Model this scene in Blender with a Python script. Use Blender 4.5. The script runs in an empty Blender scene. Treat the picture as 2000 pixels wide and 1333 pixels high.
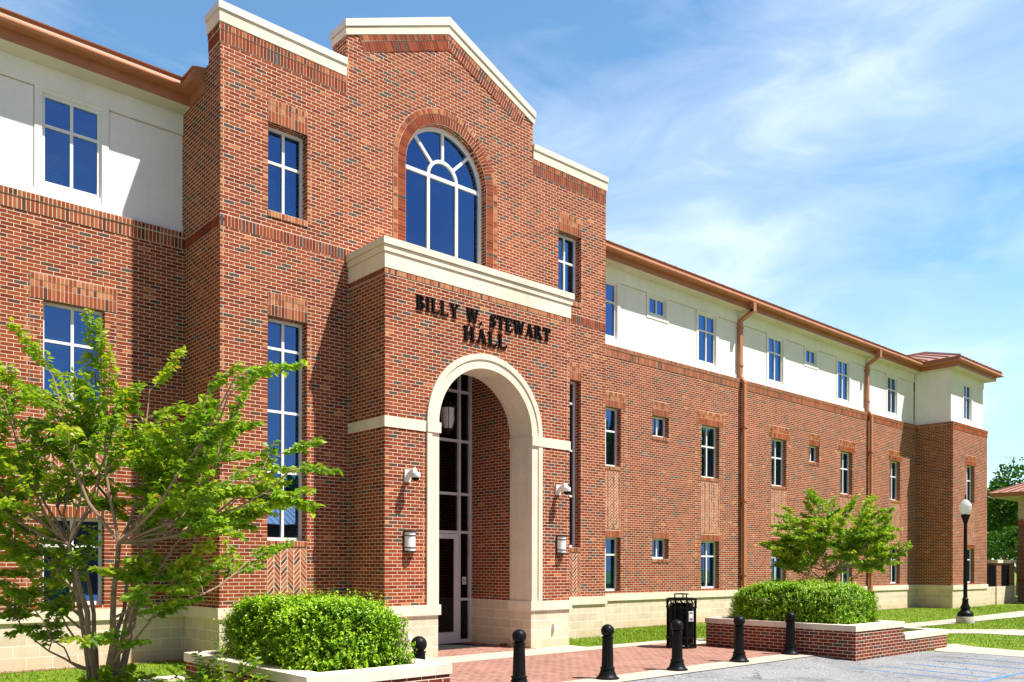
import bpy, bmesh, math, random
from mathutils import Vector, Matrix, Euler, geometry, noise
random.seed(11)
PI = math.pi
S = bpy.context.scene
COL = S.collection

# ------------------------------------------------------------------ camera, sky, sun, exposure
EYE = 1.78
cd = bpy.data.cameras.new("camera"); cam = bpy.data.objects.new("camera", cd); COL.objects.link(cam)
cd.sensor_width = 36.0; cd.lens = 1655 / 2000 * 36; cd.shift_y = 440.5 / 2000
cd.clip_start = 0.1; cd.clip_end = 2000
cam.matrix_world = (Matrix.Translation((0, 0, EYE)) @ Matrix.Rotation(-math.radians(41.7388), 4, 'Z')
                    @ Matrix.Rotation(PI / 2, 4, 'X') @ Matrix.Rotation(0.002, 4, 'Z'))
S.camera = cam

TO_SUN = Vector((0.59, -1.0, 1.95)).normalized()
EL = math.asin(TO_SUN.z); AZ = math.atan2(TO_SUN.x, TO_SUN.y)
sl = bpy.data.lights.new("sun", 'SUN'); sl.energy = 5.0; sl.angle = math.radians(0.5); sl.color = (1.0, 0.95, 0.87)
so = bpy.data.objects.new("sun", sl); COL.objects.link(so); so.location = (20, -20, 60)
so.rotation_euler = TO_SUN.to_track_quat('Z', 'Y').to_euler()

W = bpy.data.worlds.new("World"); S.world = W; W.use_nodes = True
nt = W.node_tree; nt.nodes.clear()
def NN(nt, typ, ins=None, **props):
    n = nt.nodes.new(typ)
    for k, v in props.items(): setattr(n, k, v)
    for k, v in (ins or {}).items():
        if isinstance(v, bpy.types.NodeSocket): nt.links.new(v, n.inputs[k])
        else: n.inputs[k].default_value = v
    return n
def ramp(nt, fac, stops, interp='LINEAR'):
    n = nt.nodes.new('ShaderNodeValToRGB'); n.color_ramp.interpolation = interp
    e = n.color_ramp.elements
    while len(e) < len(stops): e.new(0.5)
    for i, (p, c) in enumerate(stops):
        e[i].position = p; e[i].color = (c[0], c[1], c[2], 1) if hasattr(c, '__len__') else (c, c, c, 1)
    nt.links.new(fac, n.inputs[0]); return n.outputs[0]
def mth(nt, op, a, b=None, clamp=False):
    n = nt.nodes.new('ShaderNodeMath'); n.operation = op; n.use_clamp = clamp
    for i, v in enumerate((a, b)):
        if v is None: continue
        if isinstance(v, bpy.types.NodeSocket): nt.links.new(v, n.inputs[i])
        else: n.inputs[i].default_value = v
    return n.outputs[0]
def mixc(nt, fac, a, b, mode='MIX'):
    n = nt.nodes.new('ShaderNodeMix'); n.data_type = 'RGBA'; n.blend_type = mode
    for i, v in ((0, fac), (6, a), (7, b)):
        if isinstance(v, bpy.types.NodeSocket): nt.links.new(v, n.inputs[i])
        else: n.inputs[i].default_value = v if i == 0 else (v[0], v[1], v[2], 1)
    return n.outputs[2]

sky = NN(nt, 'ShaderNodeTexSky', sky_type='NISHITA', sun_disc=False, sun_elevation=EL, sun_rotation=AZ,
         air_density=1.0, dust_density=0.6, ozone_density=1.6)
tc = NN(nt, 'ShaderNodeTexCoord')
mp = NN(nt, 'ShaderNodeMapping', {'Vector': tc.outputs['Generated'], 'Scale': (1.0, 1.0, 2.6), 'Rotation': (0.35, -0.25, 0.2)})
n1 = NN(nt, 'ShaderNodeTexNoise', {'Vector': mp.outputs[0], 'Scale': 1.55, 'Detail': 9.0, 'Roughness': 0.50, 'Distortion': 0.45})
n2 = NN(nt, 'ShaderNodeTexNoise', {'Vector': mp.outputs[0], 'Scale': 5.5, 'Detail': 10.0, 'Roughness': 0.6, 'Distortion': 0.9})
den = mth(nt, 'ADD', mth(nt, 'MULTIPLY', n1.outputs[0], 0.75), mth(nt, 'MULTIPLY', n2.outputs[0], 0.25))
sx = NN(nt, 'ShaderNodeSeparateXYZ', {0: tc.outputs['Generated']})
low = mth(nt, 'SUBTRACT', 0.24, mth(nt, 'MULTIPLY', sx.outputs[2], 0.42))      # thicker veil towards the horizon
den = mth(nt, 'ADD', den, low)
cl = ramp(nt, den, [(0.47, 0.0), (0.60, 0.22), (0.72, 0.60), (0.88, 0.92)])
blue = mixc(nt, 1.0, sky.outputs[0], (0.92, 1.20, 1.26), 'MULTIPLY')
skyc = mixc(nt, cl, blue, (8.2, 8.5, 8.7))
# deeper sky behind the camera, dimmed and tinted to darken shade and cancel green
vd = NN(nt, 'ShaderNodeVectorMath', {0: tc.outputs['Generated'], 1: (0.64, 0.72, 0.27)}, operation='DOT_PRODUCT')
skyc = mixc(nt, 1.0, skyc, ramp(nt, mth(nt, 'MULTIPLY', mth(nt, 'ADD', vd.outputs['Value'], 1.0), 0.5), [(0.45, (0.50, 0.43, 0.46)), (0.84, (1.14, 1.16, 1.16))]), 'MULTIPLY')
bg = NN(nt, 'ShaderNodeBackground', {'Color': skyc, 'Strength': 0.092})
NN(nt, 'ShaderNodeOutputWorld', {'Surface': bg.outputs[0]})

S.view_settings.view_transform = 'Standard'; S.view_settings.look = 'None'
S.view_settings.exposure = 0.80; S.view_settings.gamma = 1.0
S.cycles.max_bounces = 6; S.cycles.transparent_max_bounces = 12
S.cycles.caustics_reflective = False; S.cycles.caustics_refractive = False

# ------------------------------------------------------------------ materials
def newmat(name):
    m = bpy.data.materials.new(name); m.use_nodes = True; m.node_tree.nodes.clear(); return m, m.node_tree
def finish(nt, shader): NN(nt, 'ShaderNodeOutputMaterial', {'Surface': shader})
def pbsdf(nt, col, rough=0.7, **kw):
    ins = {'Base Color': col if isinstance(col, bpy.types.NodeSocket) else (*col, 1), 'Roughness': rough}
    ins.update({k.replace('_', ' '): v for k, v in kw.items()})
    return NN(nt, 'ShaderNodeBsdfPrincipled', ins)
def bump(nt, h, strength, dist): return NN(nt, 'ShaderNodeBump', {'Height': h, 'Strength': strength, 'Distance': dist}).outputs[0]

def simple(name, col, rough=0.6, var=0.12, scale=6.0, metal=0.0, bumpy=0.0, bscale=80.0, spec=0.5):
    m, nt = newmat(name)
    g = NN(nt, 'ShaderNodeNewGeometry')
    n = NN(nt, 'ShaderNodeTexNoise', {'Vector': g.outputs['Position'], 'Scale': scale, 'Detail': 5.0, 'Roughness': 0.6})
    f = ramp(nt, n.outputs[0], [(0.3, 1 - var), (0.7, 1 + var)])
    c = mixc(nt, 1.0, col, f, 'MULTIPLY')
    p = pbsdf(nt, c, rough, Metallic=metal, Specular_IOR_Level=spec)
    if bumpy:
        nb = NN(nt, 'ShaderNodeTexNoise', {'Vector': g.outputs['Position'], 'Scale': bscale, 'Detail': 3.0})
        nt.links.new(bump(nt, nb.outputs[0], bumpy, 0.01), p.inputs['Normal'])
    finish(nt, p.outputs[0]); return m

def wallvec(nt):
    """position on the wall: horizontal run of the face, height"""
    g = NN(nt, 'ShaderNodeNewGeometry')
    p = NN(nt, 'ShaderNodeSeparateXYZ', {0: g.outputs['Position']}); n = NN(nt, 'ShaderNodeSeparateXYZ', {0: g.outputs['True Normal']})
    ax = mth(nt, 'GREATER_THAN', mth(nt, 'ABSOLUTE', n.outputs[0]), 0.6)
    az = mth(nt, 'GREATER_THAN', mth(nt, 'ABSOLUTE', n.outputs[2]), 0.75)
    mu = NN(nt, 'ShaderNodeMix', {0: ax, 2: p.outputs[0], 3: p.outputs[1]}).outputs[0]
    mv = NN(nt, 'ShaderNodeMix', {0: az, 2: p.outputs[2], 3: p.outputs[1]}).outputs[0]
    return NN(nt, 'ShaderNodeCombineXYZ', {0: mu, 1: mv}).outputs[0], g.outputs['Position']

CH = (0.092, 0.064, 0.054); DR = (0.165, 0.028, 0.013); RD = (0.238, 0.046, 0.018); OR = (0.300, 0.068, 0.024); BR = (0.125, 0.048, 0.028); TN = (0.52, 0.19, 0.07)
MORT = (0.71, 0.59, 0.45)
def streaks(nt, pos, col):
    mp = NN(nt, 'ShaderNodeMapping', {'Vector': pos, 'Scale': (95, 95, 14)})
    n = NN(nt, 'ShaderNodeTexNoise', {'Vector': mp.outputs[0], 'Scale': 1.0, 'Detail': 3.0, 'Roughness': 0.7})
    col = mixc(nt, 1.0, col, ramp(nt, n.outputs[0], [(0.28, 0.78), (0.52, 1.0), (0.75, 1.25)]), 'MULTIPLY')
    nb = NN(nt, 'ShaderNodeTexNoise', {'Vector': pos, 'Scale': 0.55, 'Detail': 4.0, 'Roughness': 0.6})
    return mixc(nt, 1.0, col, ramp(nt, nb.outputs[0], [(0.28, 0.80), (0.72, 1.14)]), 'MULTIPLY')
def brickmat(name, bw=0.2032, rh=0.0677, ms=0.0056, stops=None, mort=MORT, off=0.5, rough=0.85):
    m, nt = newmat(name)
    v, pos = wallvec(nt)
    b = NN(nt, 'ShaderNodeTexBrick', {'Vector': v, 'Color1': (0, 0, 0, 1), 'Color2': (1, 1, 1, 1), 'Mortar': (0.5, 0.5, 0.5, 1), 'Scale': 1.0,
            'Mortar Size': ms, 'Mortar Smooth': 0.15, 'Bias': 0.0, 'Brick Width': bw, 'Row Height': rh}, offset=off, offset_frequency=2)
    t = NN(nt, 'ShaderNodeSeparateColor', {0: b.outputs['Color']}).outputs[0]
    c = ramp(nt, t, stops or [(0.0, CH), (0.048, CH), (0.055, BR), (0.095, BR), (0.105, DR), (0.32, RD), (0.80, OR), (0.98, OR), (1.0, TN)])
    c = streaks(nt, pos, c)
    nm = NN(nt, 'ShaderNodeTexNoise', {'Vector': pos, 'Scale': 3.0, 'Detail': 4.0})
    mc = mixc(nt, 1.0, mort, ramp(nt, nm.outputs[0], [(0.3, 0.84), (0.7, 1.1)]), 'MULTIPLY')
    col = mixc(nt, b.outputs['Fac'], c, mc)
    p = pbsdf(nt, col, rough, Specular_IOR_Level=0.10)
    nt.links.new(bump(nt, mth(nt, 'SUBTRACT', 1.0, b.outputs['Fac']), 0.55, 0.006), p.inputs['Normal'])
    finish(nt, p.outputs[0]); return m
M_BRICK = brickmat('brick_wall')
M_PLBRICK = brickmat('planter_brick', stops=[(0.0, CH), (0.08, CH), (0.10, DR), (0.6, (0.17, 0.036, 0.022)), (1.0, RD)])
M_DKBRICK = brickmat('dark_brick', stops=[(0.0, CH), (0.1, DR), (1.0, (0.16, 0.045, 0.035))], mort=(0.45, 0.38, 0.33))
M_TANBRICK = brickmat('tan_brick', stops=[(0.0, (0.42, 0.33, 0.22)), (1.0, (0.58, 0.47, 0.33))], mort=(0.62, 0.55, 0.45))

def piecemat():                                                     # single bricks: colour from the face's own tint
    m, nt = newmat('brick_piece')
    a = NN(nt, 'ShaderNodeAttribute', attribute_name='tint'); g = NN(nt, 'ShaderNodeNewGeometry')
    c = ramp(nt, a.outputs['Fac'], [(0.0, CH), (0.08, CH), (0.12, BR), (0.16, DR), (0.40, RD), (0.66, OR), (0.72, OR), (0.80, (0.36, 0.105, 0.042)), (1.0, (0.50, 0.22, 0.10))])
    p = pbsdf(nt, streaks(nt, g.outputs['Position'], c), 0.85, Specular_IOR_Level=0.10)
    finish(nt, p.outputs[0]); return m
M_PIECE = piecemat()
M_MORTAR = simple('mortar', (0.72, 0.61, 0.485), 0.9, 0.1, 4.0)
M_MORTARD = simple('dark_mortar_joint', (0.30, 0.22, 0.16), 0.9, 0.1, 4.0)  # darker mortar of the vertical control joints

def stonemat(name, col, bw, rh, ms, joint, jointed=True, dirt=True):
    m, nt = newmat(name)
    v, pos = wallvec(nt)
    n = NN(nt, 'ShaderNodeTexNoise', {'Vector': pos, 'Scale': 1.3, 'Detail': 7.0, 'Roughness': 0.65})
    c = mixc(nt, 1.0, col, ramp(nt, n.outputs[0], [(0.3, 0.88), (0.7, 1.08)]), 'MULTIPLY')
    mpv = NN(nt, 'ShaderNodeMapping', {'Vector': pos, 'Scale': (7, 7, 0.6)})
    ns = NN(nt, 'ShaderNodeTexNoise', {'Vector': mpv.outputs[0], 'Scale': 1.0, 'Detail': 5.0, 'Roughness': 0.6})
    c = mixc(nt, 1.0, c, ramp(nt, ns.outputs[0], [(0.28, 0.93), (0.55, 1.0), (0.8, 1.02)]), 'MULTIPLY')
    nf = NN(nt, 'ShaderNodeTexNoise', {'Vector': pos, 'Scale': 55.0, 'Detail': 3.0})
    c = mixc(nt, 1.0, c, ramp(nt, nf.outputs[0], [(0.3, 0.94), (0.7, 1.05)]), 'MULTIPLY')
    h = nf.outputs[0]
    if jointed:
        b = NN(nt, 'ShaderNodeTexBrick', {'Vector': v, 'Color1': (0.92, 0.92, 0.92, 1), 'Color2': (1.06, 1.06, 1.06, 1), 'Mortar': (1, 1, 1, 1), 'Scale': 1.0,
                'Mortar Size': ms, 'Mortar Smooth': 0.1, 'Bias': 0.0, 'Brick Width': bw, 'Row Height': rh}, offset=0.5, offset_frequency=2)
        c = mixc(nt, 1.0, c, b.outputs['Color'], 'MULTIPLY')
        c = mixc(nt, b.outputs['Fac'], c, joint)
    if dirt:                                                         # lichen and splash stain along the foot of the wall
        z = NN(nt, 'ShaderNodeSeparateXYZ', {0: pos}).outputs[2]
        k = mth(nt, 'MULTIPLY', ramp(nt, z, [(0.02, 0.75), (0.34, 0.0)]), ramp(nt, n.outputs[0], [(0.40, 0.15), (0.62, 1.0)]))
        c = mixc(nt, k, c, (0.50, 0.39, 0.20))
    p = pbsdf(nt, c, 0.85, Specular_IOR_Level=0.3)
    nt.links.new(bump(nt, h, 0.12, 0.004), p.inputs['Normal'])
    finish(nt, p.outputs[0]); return m
M_STONE = stonemat('cast_stone', (0.80, 0.68, 0.545), 1.22, 40.0, 0.003, (0.55, 0.45, 0.32), True, False)
M_BLOCK = stonemat('stone_block', (0.68, 0.565, 0.42), 0.4064, 0.2032, 0.0055, (0.84, 0.78, 0.69))
M_CAP = stonemat('planter_cap', (0.74, 0.645, 0.52), 0.62, 40.0, 0.003, (0.5, 0.42, 0.32), True, False)
M_METALCAP = simple('coping_metal', (0.66, 0.60, 0.53), 0.5, 0.05, 3.0)

def stucco(name, col):
    m, nt = newmat(name)
    g = NN(nt, 'ShaderNodeNewGeometry')
    n = NN(nt, 'ShaderNodeTexNoise', {'Vector': g.outputs['Position'], 'Scale': 0.9, 'Detail': 8.0, 'Roughness': 0.68})
    c = mixc(nt, 1.0, col, ramp(nt, n.outputs[0], [(0.3, 0.92), (0.7, 1.05)]), 'MULTIPLY')
    mpv = NN(nt, 'ShaderNodeMapping', {'Vector': g.outputs['Position'], 'Scale': (5, 5, 0.35)})
    ns = NN(nt, 'ShaderNodeTexNoise', {'Vector': mpv.outputs[0], 'Scale': 1.0, 'Detail': 4.0})
    c = mixc(nt, 1.0, c, ramp(nt, ns.outputs[0], [(0.28, 0.955), (0.56, 1.0)]), 'MULTIPLY')
    nb = NN(nt, 'ShaderNodeTexNoise', {'Vector': g.outputs['Position'], 'Scale': 140.0, 'Detail': 3.0})
    p = pbsdf(nt, c, 0.92, Specular_IOR_Level=0.2)
    nt.links.new(bump(nt, nb.outputs[0], 0.25, 0.004), p.inputs['Normal'])
    finish(nt, p.outputs[0]); return m
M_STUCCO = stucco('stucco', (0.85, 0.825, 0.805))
M_STRIP = simple('tan_strip', (0.42, 0.34, 0.25), 0.8, 0.1)
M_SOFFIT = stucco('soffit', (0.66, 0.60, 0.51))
M_COPPER = simple('copper_paint', (0.42, 0.165, 0.078), 0.42, 0.10, 2.5, 0.0)
M_ROOF = simple('metal_roof', (0.46, 0.24, 0.17), 0.45, 0.08, 1.5, 0.1)
M_WHITE = simple('window_white', (0.80, 0.80, 0.81), 0.4, 0.03, 4.0)
M_ALU = simple('aluminium', (0.66, 0.66, 0.69), 0.38, 0.04, 4.0, 0.1)
M_BLACK = simple('black_iron', (0.008, 0.0085, 0.010), 0.42, 0.2, 12.0, 0.0, 0.05, 60, 0.12)
M_BLACK2 = simple('black_letter', (0.004, 0.004, 0.0045), 0.6, 0.1, 8.0, spec=0.08)
M_BRONZE = simple('bronze', (0.035, 0.024, 0.020), 0.4, 0.1, 8.0)
M_DIFF = simple('lamp_diffuser', (0.82, 0.82, 0.84), 0.35, 0.02, 4.0)
M_PLASTIC = simple('camera_plastic', (0.78, 0.78, 0.78), 0.4, 0.03, 6.0)
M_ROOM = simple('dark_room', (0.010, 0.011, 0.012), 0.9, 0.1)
M_SLAT = simple('blind_slat', (0.46, 0.56, 0.56), 0.6, 0.04, 4.0)
M_MAT = simple('rubber_mat', (0.014, 0.014, 0.015), 0.9, 0.2, 40.0)
M_SOIL = simple('mulch', (0.055, 0.032, 0.020), 0.95, 0.5, 30.0, 0, 0.6, 60)
M_RED = simple('sign_red', (0.5, 0.02, 0.02), 0.5, 0.03)

def glassmat(name, tint, refl, trans):
    m, nt = newmat(name)
    g = NN(nt, 'ShaderNodeNewGeometry')
    nz = NN(nt, 'ShaderNodeTexNoise', {'Vector': g.outputs['Position'], 'Scale': 1.1, 'Detail': 1.0})
    bn = bump(nt, nz.outputs[0], 0.02, 0.05)
    gl = NN(nt, 'ShaderNodeBsdfGlossy', {'Color': (*tint, 1), 'Roughness': 0.015, 'Normal': bn})
    tr = NN(nt, 'ShaderNodeBsdfTransparent', {'Color': (*trans, 1)})
    mx = NN(nt, 'ShaderNodeMixShader', {0: refl, 1: tr.outputs[0], 2: gl.outputs[0]})
    finish(nt, mx.outputs[0]); return m
M_GLASS = glassmat('coated_glass', (0.105, 0.27, 0.60), 0.76, (0.36, 0.55, 0.60))
M_DGLASS = glassmat('dark_glass', (0.05, 0.055, 0.06), 0.7, (0.10, 0.11, 0.11))
def globemat():
    m, nt = newmat('lamp_globe')
    d = NN(nt, 'ShaderNodeBsdfTranslucent', {'Color': (0.85, 0.85, 0.85, 1)}); f = NN(nt, 'ShaderNodeBsdfDiffuse', {'Color': (0.8, 0.8, 0.8, 1)})
    gl = NN(nt, 'ShaderNodeBsdfGlossy', {'Color': (1, 1, 1, 1), 'Roughness': 0.1})
    a = NN(nt, 'ShaderNodeMixShader', {0: 0.5, 1: d.outputs[0], 2: f.outputs[0]})
    b = NN(nt, 'ShaderNodeMixShader', {0: 0.06, 1: a.outputs[0], 2: gl.outputs[0]})
    finish(nt, b.outputs[0]); return m
M_GLOBE = globemat()

def leafmat(name, stops, trans=0.45, spec=0.4):
    m, nt = newmat(name)
    a = NN(nt, 'ShaderNodeAttribute', attribute_name='tint')
    c = ramp(nt, a.outputs['Fac'], stops)
    p = pbsdf(nt, c, 0.42, Specular_IOR_Level=spec)
    t = NN(nt, 'ShaderNodeBsdfTranslucent', {'Color': mixc(nt, 1.0, c, (1.25, 1.25, 0.6), 'MULTIPLY')})
    mx = NN(nt, 'ShaderNodeMixShader', {0: trans, 1: p.outputs[0], 2: t.outputs[0]})
    finish(nt, mx.outputs[0]); return m
M_LEAF = leafmat('myrtle_leaf', [(0.0, (0.06, 0.17, 0.007)), (0.36, (0.18, 0.36, 0.011)), (0.8, (0.42, 0.52, 0.02)), (0.95, (0.46, 0.44, 0.03)), (1.0, (0.42, 0.22, 0.04))])
M_HLEAF = leafmat('hedge_leaf', [(0.0, (0.035, 0.11, 0.003)), (0.5, (0.18, 0.38, 0.005)), (1.0, (0.42, 0.60, 0.012))], 0.14, 0.35)
M_TLEAF = leafmat('tree_leaf', [(0.0, (0.030, 0.085, 0.010)), (0.6, (0.060, 0.16, 0.016)), (1.0, (0.11, 0.22, 0.025))], 0.3, 0.3)
M_GRASSB = leafmat('grass_blade', [(0.0, (0.08, 0.18, 0.006)), (0.6, (0.17, 0.29, 0.01)), (1.0, (0.36, 0.34, 0.06))], 0.35, 0.2)
M_BARK = simple('bark', (0.25, 0.17, 0.105), 0.85, 0.35, 14.0, 0, 0.4, 40)
M_TWIG = simple('twig', (0.30, 0.19, 0.12), 0.8, 0.25, 14.0)

def groundmat(name, stops, scale, bumpy=0.3, bsc=160.0, fine=(0.85, 1.15), fsc=120.0, rough=0.9):
    m, nt = newmat(name)
    g = NN(nt, 'ShaderNodeNewGeometry')
    n = NN(nt, 'ShaderNodeTexNoise', {'Vector': g.outputs['Position'], 'Scale': scale, 'Detail': 8.0, 'Roughness': 0.65})
    c = ramp(nt, n.outputs[0], stops)
    nf = NN(nt, 'ShaderNodeTexNoise', {'Vector': g.outputs['Position'], 'Scale': fsc, 'Detail': 4.0, 'Roughness': 0.8})
    c = mixc(nt, 1.0, c, ramp(nt, nf.outputs[0], [(0.32, fine[0]), (0.68, fine[1])]), 'MULTIPLY')
    p = pbsdf(nt, c, rough, Specular_IOR_Level=0.3)
    nt.links.new(bump(nt, nf.outputs[0], bumpy, 0.01), p.inputs['Normal'])
    finish(nt, p.outputs[0]); return m
def asphaltmat():
    m, nt = newmat('asphalt'); g = NN(nt, 'ShaderNodeNewGeometry'); P = g.outputs['Position']
    n = NN(nt, 'ShaderNodeTexNoise', {'Vector': P, 'Scale': 0.7, 'Detail': 8.0, 'Roughness': 0.65})
    c = ramp(nt, n.outputs[0], [(0.3, (0.20, 0.20, 0.208)), (0.5, (0.265, 0.265, 0.272)), (0.72, (0.31, 0.31, 0.312))])
    v = NN(nt, 'ShaderNodeTexVoronoi', {'Vector': P, 'Scale': 75.0})                     # chips of aggregate
    c = mixc(nt, 1.0, c, ramp(nt, NN(nt, 'ShaderNodeSeparateColor', {0: v.outputs['Color']}).outputs[0], [(0.0, 0.45), (0.4, 0.9), (0.85, 1.25), (1.0, 1.7)]), 'MULTIPLY')
    w = NN(nt, 'ShaderNodeTexNoise', {'Vector': P, 'Scale': 1.5, 'Detail': 3.0}); wp = NN(nt, 'ShaderNodeVectorMath', {0: P, 1: w.outputs['Color']}, operation='ADD')
    cr = NN(nt, 'ShaderNodeTexVoronoi', {'Vector': wp.outputs[0], 'Scale': 0.55}, feature='DISTANCE_TO_EDGE')
    c = mixc(nt, ramp(nt, cr.outputs['Distance'], [(0.0, 0.75), (0.010, 0.0)]), c, (0.05, 0.05, 0.05))
    oil = NN(nt, 'ShaderNodeTexNoise', {'Vector': P, 'Scale': 0.9, 'Detail': 2.0})
    c = mixc(nt, ramp(nt, oil.outputs[0], [(0.62, 0.0), (0.74, 0.45)]), c, (0.09, 0.088, 0.085))
    p = pbsdf(nt, c, 0.85, Specular_IOR_Level=0.3); nt.links.new(bump(nt, v.outputs['Distance'], 0.6, 0.01), p.inputs['Normal']); finish(nt, p.outputs[0]); return m
M_ASPH = asphaltmat()
M_CONC = groundmat('concrete', [(0.3, (0.40, 0.355, 0.28)), (0.55, (0.47, 0.42, 0.34)), (0.75, (0.52, 0.47, 0.39))], 1.2, 0.15, fine=(0.93, 1.06))
M_GRASS = groundmat('lawn', [(0.28, (0.08, 0.155, 0.006)), (0.5, (0.13, 0.215, 0.007)), (0.62, (0.18, 0.25, 0.01)), (0.78, (0.25, 0.23, 0.05))], 1.6, 1.0, fine=(0.6, 1.4), fsc=60.0)
M_BLUE = groundmat('blue_paint', [(0.36, (0.21, 0.24, 0.30)), (0.50, (0.12, 0.26, 0.46)), (0.62, (0.05, 0.27, 0.62))], 2.6, 0.6, fine=(0.6, 1.25), fsc=60.0)
M_DIRT = groundmat('bare_soil', [(0.3, (0.22, 0.13, 0.06)), (0.7, (0.32, 0.21, 0.11))], 3.0, 0.6)
def pavermat(name, c1, c2, c3, joint):
    m, nt = newmat(name)
    g = NN(nt, 'ShaderNodeNewGeometry')
    mpv = NN(nt, 'ShaderNodeMapping', {'Vector': g.outputs['Position'], 'Rotation': (0, 0, PI / 2)})
    b = NN(nt, 'ShaderNodeTexBrick', {'Vector': mpv.outputs[0], 'Color1': (0, 0, 0, 1), 'Color2': (1, 1, 1, 1), 'Mortar': (0.5, 0.5, 0.5, 1), 'Scale': 1.0,
            'Mortar Size': 0.0045, 'Mortar Smooth': 0.2, 'Bias': 0.0, 'Brick Width': 0.2032, 'Row Height': 0.1016}, offset=0.5, offset_frequency=2)
    t = NN(nt, 'ShaderNodeSeparateColor', {0: b.outputs['Color']}).outputs[0]
    c = ramp(nt, t, [(0.0, c1), (0.5, c2), (1.0, c3)])
    n = NN(nt, 'ShaderNodeTexNoise', {'Vector': g.outputs['Position'], 'Scale': 1.2, 'Detail': 6.0})
    c = mixc(nt, 1.0, c, ramp(nt, n.outputs[0], [(0.3, 0.85), (0.7, 1.12)]), 'MULTIPLY')
    nf = NN(nt, 'ShaderNodeTexNoise', {'Vector': g.outputs['Position'], 'Scale': 90.0, 'Detail': 3.0})
    c = mixc(nt, 1.0, c, ramp(nt, nf.outputs[0], [(0.3, 0.88), (0.7, 1.1)]), 'MULTIPLY')
    c = mixc(nt, b.outputs['Fac'], c, joint)
    p = pbsdf(nt, c, 0.85, Specular_IOR_Level=0.10)
    nt.links.new(bump(nt, mth(nt, 'SUBTRACT', 1.0, b.outputs['Fac']), 0.4, 0.004), p.inputs['Normal'])
    finish(nt, p.outputs[0]); return m
M_PAVER = pavermat('clay_paver', (0.25, 0.112, 0.082), (0.30, 0.138, 0.102), (0.35, 0.18, 0.135), (0.52, 0.43, 0.34))

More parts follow.
